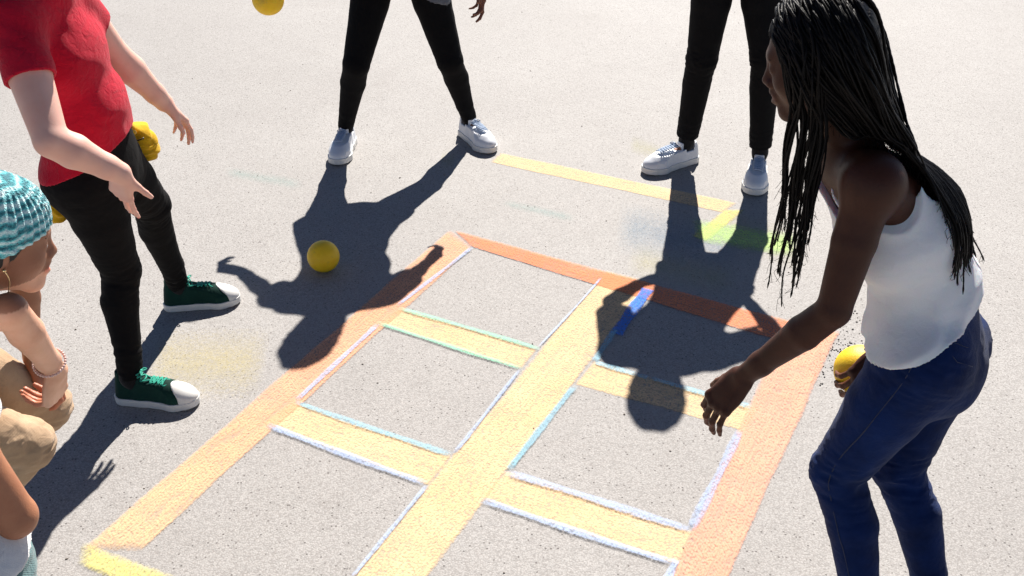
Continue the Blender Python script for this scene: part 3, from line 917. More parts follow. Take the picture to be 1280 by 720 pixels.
yl = strip('chalk_line', (625, 191), (922, 254), (905, 266), (612, 203), MAT['chalk_yellow'], .0014, n=30, seed=20)
tag(yl, 'straight yellow chalk line under the white trainers above the squares', 'chalk line')
g1 = strip('chalk_stroke', (862, 272), (1000, 293), (990, 324), (872, 304), MAT['chalk_green'], .0026, n=14, seed=21)
tag(g1, 'lime green chalk stroke in the shadow between the white trainers', 'chalk stroke')
g2 = strip('chalk_stroke', (905, 262), (862, 296), (884, 302), (934, 262), MAT['chalk_lemon'], .0020, n=10, seed=22)
tag(g2, 'short lemon chalk stroke bending back from the yellow line', 'chalk stroke')
g3 = strip('chalk_stroke', (630, 248), (722, 268), (716, 280), (626, 258), MAT['chalk_dust_aqua'], .0010, n=12, seed=23)
tag(g3, 'faint aqua chalk smear between the yellow line and orange border', 'chalk stroke')
for (q, mat, lab, s) in [
    (((905, 255), (1010, 290), (1000, 345), (900, 300)), 'chalk_dust', 'pale yellow chalk dust right of the lime stroke', 24),
    (((200, 410), (340, 410), (325, 500), (170, 500)), 'chalk_dust_strong', 'faint yellow chalk dust in front of the nearer green shoe', 25),
    (((790, 300), (925, 330), (915, 380), (780, 345)), 'chalk_dust', 'yellow chalk dust above the red border stripe', 26),
    (((776, 250), (930, 285), (925, 345), (765, 318)), 'chalk_dust_blue', 'faint blue chalk dust in the shadow between yellow line and red stripe', 36),
    (((282, 208), (380, 224), (376, 238), (280, 222)), 'chalk_dust_aqua', 'faint pale green chalk smear alone on the upper left asphalt', 27),
    (((790, 168), (835, 185), (825, 205), (785, 190)), 'chalk_dust', 'small yellow chalk smudge beside the left white trainer', 28),
    (((552, 186), (572, 190), (566, 214), (548, 212)), 'chalk_dust', 'tiny yellow chalk smudge behind the right white trainer', 29)]:
    o = strip('chalk_dust', *q, MAT[mat], .0007 + .0001 * (s - 24), n=6, seed=s); tag(o, lab, 'chalk smear')

# dark loose grit beside the right border
rnd = random.Random(5); gp = []
for i in range(210):
    u, v = rnd.random(), rnd.random()
    px = 1005 + 95 * u + 10 * rnd.gauss(0, 1); py = 470 - 62 * u * .8 + rnd.gauss(0, 17) - 8
    c = gr(px, py); r = rnd.uniform(.0016, .0042)
    vs = [(c[0] + r * rnd.uniform(.6, 1.2) * math.cos(a), c[1] + r * rnd.uniform(.6, 1.2) * math.sin(a), .0003) for a in np.linspace(0, 5.2, 6)]
    vs += [(c[0] + (x - c[0]) * .6, c[1] + (y - c[1]) * .6, r * .8) for x, y, z in vs] 
    fs = [tuple(range(6, 12))] + [(k, (k + 1) % 6, (k + 1) % 6 + 6, k + 6) for k in range(6)]
    gp.append((vs, fs))
grit = obj('grit', *merge(gp), plain('grit_dark', (.085, .073, .066), .9), smooth=False)
tag(grit, 'patch of dark loose grit on the asphalt beside the peach border', 'grit', kind='stuff')

rnd = random.Random(12); gp = []
for i in range(260):
    x, y = rnd.uniform(-2.2, 2.4), rnd.uniform(1.6, 8.5); r = rnd.uniform(.0012, .0040) * (1.3 if rnd.random() < .1 else 1)
    st_ = rnd.uniform(.5, 1.4); an = rnd.uniform(0, 3)
    vs = [(x + r * rnd.uniform(.7, 1.2) * (st_ * math.cos(a) * math.cos(an) - math.sin(a) * math.sin(an)), y + r * rnd.uniform(.7, 1.2) * (st_ * math.cos(a) * math.sin(an) + math.sin(a) * math.cos(an)), .0003) for a in np.linspace(0, 5.2, 6)]
    vs += [(x + (p - x) * .55, y + (q - y) * .55, r * .7) for p, q, z in vs]
    gp.append((vs, [tuple(range(6, 12))] + [(k, (k + 1) % 6, (k + 1) % 6 + 6, k + 6) for k in range(6)]))
deb = obj('gravel', *merge(gp), plain('gravel_brown', (.16, .13, .11), .9), smooth=False)
tag(deb, 'tiny loose stones scattered thinly over the whole playground asphalt', 'gravel', kind='stuff')

# ------------------------------------------------------------------ balls
def make_ball(c, r, label, seed, rot=0):
    """a foam ball with a moulding seam and a valve dimple"""
    nlat, nlon = 40, 64
    vs = []; fs = []
    for i in range(nlat + 1):
        th = math.pi * i / nlat
        for j in range(nlon):
            ph = 2 * math.pi * j / nlon
            n_ = V(math.sin(th) * math.cos(ph), math.sin(th) * math.sin(ph), math.cos(th))
            rr = r * (1 + .0025 * math.sin(5 * ph + seed) * math.sin(th) ** 2)
            if i == nlat // 2: rr *= .988
            vs.append(n_ * rr)
    for i in range(nlat):
        for j in range(nlon):
            fs.append((i * nlon + j, (i + 1) * nlon + j, (i + 1) * nlon + (j + 1) % nlon, i * nlon + (j + 1) % nlon))
    o = obj('ball', vs, fs, MAT['foam_yellow']); o.location = c; o.rotation_euler = (rot, .6 * rot + .4, 1.3 * seed)
    return tag(o, label, 'ball', 'yellow foam balls')
make_ball(at(404, 319, gr(404, 338)[1] - .0), .063, 'yellow foam ball lying on the asphalt in the shadow of the legs', 1, .5).location.z = .0640
make_ball(at(335, -1, 4.19), .064, 'yellow foam ball in the air at the top edge', 2, 1.1)
EXPOSURE = 1.13
# ------------------------------------------------------------------ people
def tee(G, J, root, mat, infl=.014, h=.005, hem=-.02, sleeve=.62, amp=.004, seed=3, flare=.02, name='shirt', tilt=0.0, neck_r=.062):
    hm = (J['hipL'] + J['hipR']) / 2; up = J['up']; fw = J['fwd']
    hs = nrm(J['hipL'] - J['hipR'])
    pr = pick(G, 'torso', 'shoulders', 'thighL', 'thighR', infl=infl)
    wr, rb = J['waist'], J['ribs']
    base = hm + up * (hem - .03)
    pr.append(ecap(base, mix(hm, wr, .9), hs, (.155 + flare, .112 + flare), (.135 + flare * .3, .102 + flare * .3), k=.04))
    for sd in 'LR':
        S, E = J['sh' + sd], J['el' + sd]; c = mix(S, E, sleeve)
        pr.append(cone(S, c, .060 + infl * .4, .058 + infl * .5, k=.03, flat=True))
    for sd in 'LR':
        S, E = J['sh' + sd], J['el' + sd]
        pr.append(cone(mix(S, E, sleeve - .10), mix(S, E, sleeve + .3), .050 + infl * .5, .050 + infl * .5, k=.004, op='sub'))
    cut = hm + up * hem
    nk = J['neck']; nax = nrm(J['head'] - nk)
    def disp(P):
        t = (P - hm) @ up; s_ = (P - hm) @ hs; f_ = (P - hm) @ fw
        n1 = vnoise(P, 9, seed); n2 = vnoise(P * np.array([1, 1, 1.0]) + n1[:, None] * .03, 24, seed + 1)
        fold = np.sin((t * .8 + s_ * .5 + .5 * f_ + .05 * n1) * 95) * np.clip(.5 + n1, 0, 1)
        drape = np.sin(np.arctan2(s_, f_) * 9 + 3 * n1) * np.clip(.25 - t, 0, .25) / .25
        return -amp * (.55 * fold + .5 * n2 + .9 * drape) - .001
    def clip(P, D):
        c = cut + fw * 0
        d = -((P - cut) @ up) - tilt * ((P - cut) @ fw) - .0 
        r = np.linalg.norm((P - nk) - ((P - nk) @ nax)[:, None] * nax, axis=1)
        collar = np.maximum((P - (nk + nax * .028)) @ nax, -1)
        return np.maximum(np.maximum(d, collar), np.where(((P - nk) @ nax) > -.02, neck_r - r, -1) )
    F = Field(pr); v, q = F.mesh(h, disp=disp, clip=clip); v = relax(v, q, 1, .3)
    o = obj(name, v, q, mat); under(o, root)
    return F, o

def hair_cap(J, root, mat, thick=.012, h=.0045, long=0.0, seed=1, name='hair'):
    w, M = J['hw'], J['hM']; s = 1.0
    pr = [ell(w(-.012, 0, .034), M, (.098 + thick, .076 + thick, .088 + thick), k=.02), ell(w(-.045, 0, -.03), M, (.055 + thick, .062 + thick, .06 + thick), k=.03)]
    if long:
        pr += [ell(w(-.05, 0, -.03 - long * .5), M, (.05, .075, .05 + long * .5), k=.03)]
    c = w(0, 0, 0)
    def disp(P):
        L = (P - c) @ M.T; a = np.arctan2(L[:, 1], L[:, 2] + .05)
        return -.003 * np.sin(a * 22 + 5 * vnoise(P, 18, seed)) - .003 * vnoise(P, 40, seed)
    def clip(P, D):
        L = (P - c) @ M.T
        return (L[:, 0] - (.018 + .85 * L[:, 2])) * .76
    v, q = Field(pr).mesh(h, disp=disp, clip=clip); v = relax(v, q, 1, .4)
    o = obj(name, v, q, mat); under(o, root); return o

def frame_neck(J, lean=.06):
    pass

# ---- the one in the red shirt, facing right
def red_shirt_person():
    J = dict(hipR=at(107, 224, 2.72), hipL=at(140, 204, 2.90), knR=at(151, 338, 2.80), knL=at(189, 256, 3.08),
             anR=at(163, 470, 2.70), anL=at(222, 354, 3.27), shR=at(14, 24, 2.60), shL=at(82, -6, 2.86),
             elR=at(64, 176, 2.42), wrR=at(150, 216, 2.50), elL=at(142, 66, 2.98), wrL=at(205, 128, 3.10))
    J['toeR'] = nrm(gr(247, 492) - gr(150, 484)); J['toeL'] = nrm(gr(298, 362) - gr(205, 372))
    sm = (J['shR'] + J['shL']) / 2; J['neck'] = sm + V(.03, 0, .065); J['head'] = J['neck'] + V(.075, .01, .145)
    J['head_f'] = nrm(V(.86, -.1, -.5)); J['head_s'] = 1.0
    hm = (J['hipR'] + J['hipL']) / 2
    J['waist'] = mix(hm, sm, .44) + V(.025, 0, 0); J['ribs'] = mix(hm, sm, .74) + V(.0, 0, 0)
    dR = nrm(at(153, 262, 2.55) - J['wrR']); dL = nrm(at(238, 160, 3.17) - J['wrL'])
    J['handR'] = dict(d=dR, n=nrm(V(-.25, -.9, .2)), curls=[(6, 8, 6), (10, 12, 8), (22, 30, 14), (30, 34, 16)], spread=6, thumb=(40, 10, 6))
    J['handL'] = dict(d=dL, n=nrm(V(.35, .35, .86)), curls=[(14, 18, 10), (17, 20, 12), (20, 24, 14), (24, 28, 16)], spread=1, thumb=(22, 14, 10))
    root = thing('person', 'person in a red t-shirt and black jeans with green high-top shoes, standing at the left', 'person', gr(205, 430), group=None)
    G = human(J, .92, fat=1.10, arm=1.36, bust=0.0)
    F, b = body_mesh(G, J, root, MAT['skin_pale'], h=.0042, lips=(1, .62, .6), nails=(.95, .38, .45))
    eyes(J, root, .92, MAT['iris_brown'])
    trousers(G, J, root, MAT['jeans_black'], infl=.005, h=.0045, hem=1.02, waist_h=.135, amp=.0035, seed=11)
    tee(G, J, root, MAT['shirt_red'], infl=.010, h=.0045, hem=.085, sleeve=.50, amp=.0024, flare=.004, tilt=-.35)
    hair_cap(J, root, plain('hair_brown', (.10, .045, .02), .45), long=.12)
    socks(J, root, .034)
    shoe('green', J, 'R', root, 1.0); shoe('green', J, 'L', root, 1.0)
    # yellow waist bag on the far hip
    c = at(176, 178, 3.08)
    ax = nrm(at(200, 165, 3.08) - at(165, 195, 3.12))
    pr = [ell(c, np.eye(3), (.048, .052, .058), k=.02), ell(c + V(-.012, 0, .042), np.eye(3), (.040, .040, .018), k=.012), ell(c + V(.018, 0, -.03), np.eye(3), (.030, .035, .030), k=.02)]
    def disp(P): return -.0035 * np.sin((P[:, 2] * 1.2 + P[:, 0] * .7) * 150 + 5 * vnoise(P, 20, 3)) - .004 * vnoise(P, 35, 5)
    v, q = Field(pr).mesh(.003, disp=disp)
    bag = obj('waist_bag', v, q, MAT['yellow_cloth']); tag(bag, 'yellow cloth waist bag slung round the hips of the red shirt wearer', 'bag')
    c2 = at(70, 246, 2.74)
    pr2 = [ell(c2, np.eye(3), (.036, .045, .055), k=.02), ell(c2 + V(-.008, 0, -.045), np.eye(3), (.030, .038, .040), k=.02)]
    v, q = Field(pr2).mesh(.003, disp=disp)
    obj('pouch', v, q, MAT['yellow_cloth'], bag)
    z = tube(spline([c + V(-.03, -.044, .030), c + V(0, -.052, .026), c + V(.03, -.044, .034)], 10), .0025, 6)
    obj('zip', *z, MAT['zip_dark'], bag)
    hm_ = hm + V(0, 0, .10)
    ring = [hm_ + V(.155 * math.cos(t), .135 * math.sin(t), .02 * math.cos(t)) for t in np.linspace(.6, 6.0, 30)]
    st = tube(spline([c2 + V(.02, .0, .03), hm + V(-.115, .10, .03), hm + V(-.03, .165, .05), hm + V(.06, .15, .06), c + V(-.02, .01, .03)], 24), .008, 8); obj('strap', *st, MAT['yellow_cloth'], bag)

# ---- legs at the top middle
def black_leggings_person():
    J = dict(hipR=V(-.612, 4.86, .88), hipL=V(-.425, 4.86, .88), knR=at(445, 82, 4.66), knL=at(563, 78, 4.76),
             anR=at(432, 158, 4.76), anL=at(586, 147, 4.87), shR=V(-.55, 4.70, 1.30), shL=V(-.20, 4.74, 1.30),
             elR=V(-.70, 4.55, 1.12), wrR=V(-.86, 4.57, .99), elL=V(-.165, 4.60, 1.06), wrL=at(597, -26, 4.53))
    J['toeR'] = nrm(gr(414, 207) - gr(437, 168)); J['toeL'] = nrm(gr(612, 184) - gr(572, 156))
    J['neck'] = V(-.385, 4.71, 1.37); J['head'] = V(-.39, 4.66, 1.52); J['head_f'] = nrm(V(-.2, -.9, -.35))
    J['handL'] = dict(d=nrm(at(606, 22, 4.50) - J['wrL']), n=nrm(V(.8, .3, 0)), curls=[(25, 40, 25), (12, 25, 25), (20, 30, 25), (30, 40, 20)], spread=5, thumb=(40, 15, 10))
    J['handR'] = dict(d=nrm(V(-.8, .1, -.15)), n=nrm(V(0, -.2, 1)), curls=[(50, 60, 40)] * 4, spread=1, thumb=(15, 20, 20))
    root = thing('person', 'person in black leggings and white trainers, feet wide apart, at the top middle', 'person', gr(510, 175))
    G = human(J, .96, fat=1.14)
    body_mesh(G, J, root, MAT['skin_brown'], h=.005); eyes(J, root, .96, MAT['iris_brown'])
    trousers(G, J, root, MAT['leggings_black'], infl=.004, h=.005, hem=1.02, waist_h=.10, amp=.0009, seed=21)
    tee(G, J, root, MAT['shirt_grey'], infl=.018, h=.007, hem=-.055, sleeve=.7, amp=.005, flare=.075, seed=8)
    hair_cap(J, root, MAT['hair_dark'], h=.006, thick=.022, long=.10)
    socks(J, root, .034)
    shoe('white', J, 'R', root, 1.14); shoe('white', J, 'L', root, 1.14)

# ---- legs at the top right
def black_jeans_person():
    J = dict(hipR=at(897, -48, 4.50), hipL=at(948, -48, 4.50), knR=at(877, 74, 4.50), knL=at(958, 74, 4.40),
             anR=at(858, 176, 4.56), anL=at(950, 190, 4.43), shR=V(.655, 4.40, 1.34), shL=V(.985, 4.38, 1.34),
             elR=V(.605, 4.46, 1.10), wrR=V(.70, 4.42, .93), elL=V(1.195, 4.30, 1.175), wrL=V(1.09, 4.36, .985))
    J['toeR'] = nrm(gr(795, 206) - gr(870, 186)); J['toeL'] = nrm(gr(947, 236) - gr(951, 192))
    J['neck'] = V(.815, 4.38, 1.40); J['head'] = V(.80, 4.35, 1.54); J['head_f'] = nrm(V(-.1, -.9, -.35))
    J['handL'] = dict(d=nrm(V(-.6, .0, -.3)), n=nrm(V(.3, -1, .2)), spread=4)
    J['handR'] = dict(d=nrm(V(.5, -.1, -.35)), n=nrm(V(-.4, -.9, .3)), curls=[(30, 40, 30)] * 4, spread=2, thumb=(20, 20, 20))
    root = thing('person', 'person in black jeans and white trainers behind the yellow chalk line', 'person', gr(900, 205))
    G = human(J, .98, female=False, fat=1.06)
    body_mesh(G, J, root, MAT['skin_tan'], h=.0055); eyes(J, root, .98, MAT['iris_brown'])
    trousers(G, J, root, MAT['jeans_black'], infl=.006, h=.005, hem=.93, waist_h=.10, amp=.0030, seed=31, loose=(.064, .047, .070))
    tee(G, J, root, MAT['shirt_charcoal'], infl=.016, h=.007, hem=-.005, sleeve=.8, amp=.005, flare=.035, seed=9)
    hair_cap(J, root, MAT['hair_dark'], h=.006, thick=.02)
    socks(J, root, .036)
    shoe('white', J, 'R', root, 1.16); shoe('white', J, 'L', root, 1.16)

# ---- the one bending forward at the right
def braided_person():
    J = dict(hipL=at(1150, 452, 1.76), hipR=at(1180, 425, 1.95), knL=at(1046, 590, 1.79), knR=at(1122, 585, 1.90),
             anL=at(1086, 806, 1.64), anR=at(1176, 775, 1.745), shL=at(1090, 228, 1.76), shR=at(1052, 205, 2.06),
             elL=at(1042, 388, 1.71), wrL=at(930, 470, 1.80), elR=at(1128, 345, 2.07), wrR=at(1108, 440, 1.985))
    J['toeL'] = nrm(V(-.95, .15, 0)); J['toeR'] = nrm(V(-.9, .3, 0))
    hm = (J['hipR'] + J['hipL']) / 2; sm = (J['shR'] + J['shL']) / 2
    J['neck'] = at(1062, 188, 1.90); J['head'] = at(1023, 74, 1.90)
    J['head_f'] = nrm(V(-.87, .42, -.28)); J['head_s'] = 1.0
    J['waist'] = at(1156, 352, 1.88); J['ribs'] = at(1122, 280, 1.89)
    J['handL'] = dict(d=nrm(at(884, 518, 1.80) - J['wrL']), n=nrm(V(-.60, -.42, .62)), curls=[(30, 30, 14), (26, 26, 14), (20, 24, 14), (14, 22, 12)], spread=6, thumb=(38, 14, 10))
    J['handR'] = dict(d=nrm(at(1066, 486, 1.965) - J['wrR']), n=nrm(V(-.2, -1, .1)), curls=[(28, 34, 22), (30, 36, 22), (32, 38, 22), (34, 38, 22)], spread=6)
    root = thing('person', 'person with long black braids in a white tank top and navy jeans bending forward', 'person', (.95, 1.72, 0))
    G = human(J, .98, fat=1.0, glute=.45, bust=.6)
    F, b = body_mesh(G, J, root, MAT['skin_deep'], h=.0036, lips=(1.4, .8, .8), palms=(2.2, 2.6, 2.9))
    eyes(J, root, 1.0, MAT['iris_brown'])
    FT, jeans = trousers(G, J, root, MAT['denim_navy'], infl=.006, h=.004, hem=.90, waist_h=.125, amp=.0036, seed=41)
    # tank top
    up, fw = J['up'], J['fwd']; ss = nrm(J['shL'] - J['shR']); hs = nrm(J['hipL'] - J['hipR'])
    hmT = hm + up * .100
    pr = pick(G, 'torso', 'shoulders', 'neck', 'thighL', 'thighR', infl=.0135)
    pr.append(ecap(hm + up * .02, mix(hm, J['waist'], .8), hs, (.158, .108), (.130, .094), k=.04))
    f2 = J['fwd2']; nk = J['neck']
    def clip(P, D):
        d = -((P - hmT) @ up) + .0015 * np.sin(P[:, 0] * 60)
        for S, sg in ((J['shL'], 1), (J['shR'], -1)):
            c = S + ss * sg * .030 - up * .030 - f2 * .005
            L = P - c
            a, e, g = L @ ss, L @ up, L @ f2
            d = np.maximum(d, .09 - np.sqrt((a / .92) ** 2 + (e / 1.45) ** 2 + (g / 1.25) ** 2))
        L = P - (nk + up * .045)
        a, e, g = L @ ss, L @ up, L @ f2
        # scooped neck in front, a deep racer back
        front = .155 - np.sqrt((a / .52) ** 2 + (e / 1.0) ** 2 + ((g - .03) / 1.2) ** 2)
        back = .215 - np.sqrt((a / .50) ** 2 + (e / 1.0) ** 2 + ((g + .06) / 1.0) ** 2)
        return np.maximum(d, np.maximum(front, back))
    def disp(P):
        t = (P - hm) @ up; n1 = vnoise(P, 10, 3)
        g = np.clip(1 - np.abs(t - .12) / .12, 0, 1)
        return -.0042 * g * 1.0 * np.sin((t + .45 * ((P - hm) @ fw) + .05 * n1) * 105) * np.clip(.6 + n1, 0, 1) - .0018 * vnoise(P, 20, 6) - .0008
    v, q = Field(pr).mesh(.0036, disp=disp, clip=clip); v = relax(v, q, 2, .3)
    tank = obj('tank_top', v, q, MAT['tank_white']); under(tank, root)
    # side seam, pockets and waistband stitching follow the surface of the jeans
    def on_cloth(pts, F_, off=.0005, it=8):
        P = np.array(pts, float)
        for _ in range(it):
            d = F_.eval(P); P = P - F_.grad(P) * (d - off)[:, None] * .9
        return P
    seams = []
    for sd, sg in (('L', 1), ('R', -1)):
        Hh, Kn, A = J['hip' + sd], J['kn' + sd], J['an' + sd]
        line = spline([Hh + up * .06 + hs * sg * .10, Hh + hs * sg * .10, mix(Hh, Kn, .5) + hs * sg * .1, Kn + hs * sg * .08, mix(Kn, A, .5) + hs * sg * .06, mix(Kn, A, .88) + hs * sg * .05], 70)
        L1 = on_cloth(line, FT, .0013); seams.append(tube(L1, .0013, 5))
        # back pocket outline
        c = Hh - fw * .11 + hs * sg * .025 + up * .03
        uu = hs; vv = nrm(up + fw * .25)
        sq = [(-.055, .05), (.055, .05), (.055, -.045), (0, -.075), (-.055, -.045), (-.055, .05)]
        pts = []
        for (a, b_), (a2, b2) in zip(sq[:-1], sq[1:]):
            for t in np.linspace(0, 1, 9)[:-1]: pts.append(c + uu * mix(a, a2, t) + vv * mix(b_, b2, t))
        pk = on_cloth(pts + [pts[0]], FT, .0008); seams.append(tube(pk, .0012, 5))
        sw = [c + uu * x + vv * (.0 + .018 * math.sin(x * 60)) for x in np.linspace(-.045, .045, 20)]
        seams.append(tube(on_cloth(sw, FT, .0008), .0010, 5))
    o = obj('stitching', *merge(seams), MAT['denim_stitch']); under(o, root)
    shoe('white', J, 'L', root, .98); shoe('white', J, 'R', root, .98)
    # ---- hair: scalp cap with cornrow ridges and long thin braids
    w_, M = J['hw'], J['hM']; sc = J['head_s'] * .98
    c0 = w_(0, 0, 0)
    thick = .004
    cap = [ell(w_(-.012, 0, .034), M, ((.098 + thick), (.076 + thick), (.088 + thick)), k=.02), ell(w_(-.045, 0, -.02), M, (.060, .068, .065), k=.03)]
    def capd(P):
        L = (P - c0) @ M.T; a = np.arctan2(L[:, 1], L[:, 2] + .04)
        return -.0022 * np.abs(np.sin((L[:, 0]) * 260 + 1.2 * vnoise(P, 14, 2))) - .0008 * np.sin(a * 150)
    def capc(P, D):
        L = (P - c0) @ M.T
        return (L[:, 0] - (.022 + .85 * L[:, 2])) * .76
    v, q = Field(cap).mesh(.003, disp=capd, clip=capc); v = relax(v, q, 1, .2)
    hair = obj('hair', v, q, MAT['braids']); under(hair, root)
    FB = Field(pick(G, 'head', 'neck') + pick(G, 'torso', 'shoulders', infl=.017) + pick(G, 'uarmL', 'uarmR', infl=.002) + cap)
    rng = np.random.RandomState(4)
    N = 520
    st, dr, ln, lay, tg, fr = [], [], [], [], [], []
    i = 0
    while len(st) < N:
        # roots spread over the scalp on both sides of a middle parting
        x = rng.uniform(-.10, .075); side = 1 if rng.rand() < .66 else -1
        ang = rng.uniform(.03, 1.25) if rng.rand() < .6 else rng.uniform(.6, 1.7)
        y = side * math.sin(ang) * .088; z = .03 + math.cos(ang) * .098
        if x > .022 + .80 * z: continue
        p = w_(x, y, z)
        st.append(p); front = (x > -.02 and rng.rand() < .24)
        d = M[1] * side * .9 - M[2] * .25 - M[0] * rng.uniform(.25, .6)
        if front:
            tg.append(w_(rng.uniform(-.03, .045), side * rng.uniform(.076, .088), -.10)); fr.append(1)
        else:
            tg.append(J['neck'] - f2 * rng.uniform(.075, .11) + ss * (side if rng.rand() < .7 else 1) * rng.uniform(.0, .105) - up * rng.uniform(.03, .13)); fr.append(0)
        dr.append(nrm(d)); ln.append(rng.uniform(.40, .58) + (0 if front else .08) if rng.rand() < .85 else rng.uniform(.28, .38)); lay.append(rng.uniform(.0005, .009))
    P = np.array(st); Dv = np.array(dr); ln = np.array(ln); lay = np.array(lay)
    P = P + FB.grad(P) * (lay + .003 - FB.eval(P))[:, None]
    tg = np.array(tg); fr = np.array(fr); live = np.ones(N, bool)
    paths = [P.copy()]; step = .011
    phs = rng.uniform(0, 6.28, (N, 2))
    back = M[0] * -1.0
    for k in range(62):
        g = V(0, 0, -1) + 0 * back
        stiff = .80 if k > 6 else .88
        to = tg - P; dist = np.linalg.norm(to, axis=1); live &= (dist > .035) & (k < np.where(fr > 0, 24, 34))
        pull = np.where(live, 1.0, 0.0)[:, None]
        Dn = Dv * stiff + (1 - stiff) * 1.6 * ((1 - pull) * g + pull * (to / dist[:, None] * 1.5 + g * .2))
        Dn += .05 * np.stack([np.sin(k * .35 + phs[:, 0]), np.cos(k * .31 + phs[:, 1]), np.zeros(N)], 1)
        Dn /= np.linalg.norm(Dn, axis=1)[:, None]
        Q = P + Dn * step
        for _ in range(2):
            d = FB.eval(Q) - (lay + .0035); m = d < 0
            if m.any(): Q[m] -= FB.grad(Q[m]) * d[m][:, None]
        Dv = Q - P; Dv /= np.linalg.norm(Dv, axis=1)[:, None] + 1e-9
        P = Q; paths.append(P.copy())
    paths = np.array(paths)          # steps, N, 3
    parts = []
    for i in range(N):
        n = int(ln[i] / step); pts = spline(paths[:n, i][::2], n * 2)
        r0 = rng.uniform(.0018, .0028)
        t = np.linspace(0, 1, len(pts))
        r = r0 * (1 - .35 * t ** 2) * (1 + .30 * np.abs(np.sin(np.arange(len(pts)) * .95)))
        # a loose twist of hair at the tip
        r[-4:] *= np.array([1, 1.25, 1.0, .4])
        parts.append(tube(pts, r, 5))
        for _ in range(4):
            a = pts[-rng.randint(4, 20)]
            parts.append(tube(spline([a, a + V(*rng.uniform(-.006, .006, 3)) - V(0, 0, .012), a + V(*rng.uniform(-.014, .014, 3)) - V(0, 0, .028)], 5), .0005, 3))
    br = obj('braids', *merge(parts), MAT['braids']); under(br, root)
    # the ball in the far hand
    make_ball(at(1075, 463, 2.045), .062, 'yellow foam ball held low in the far hand of the braided person', 3, .3)

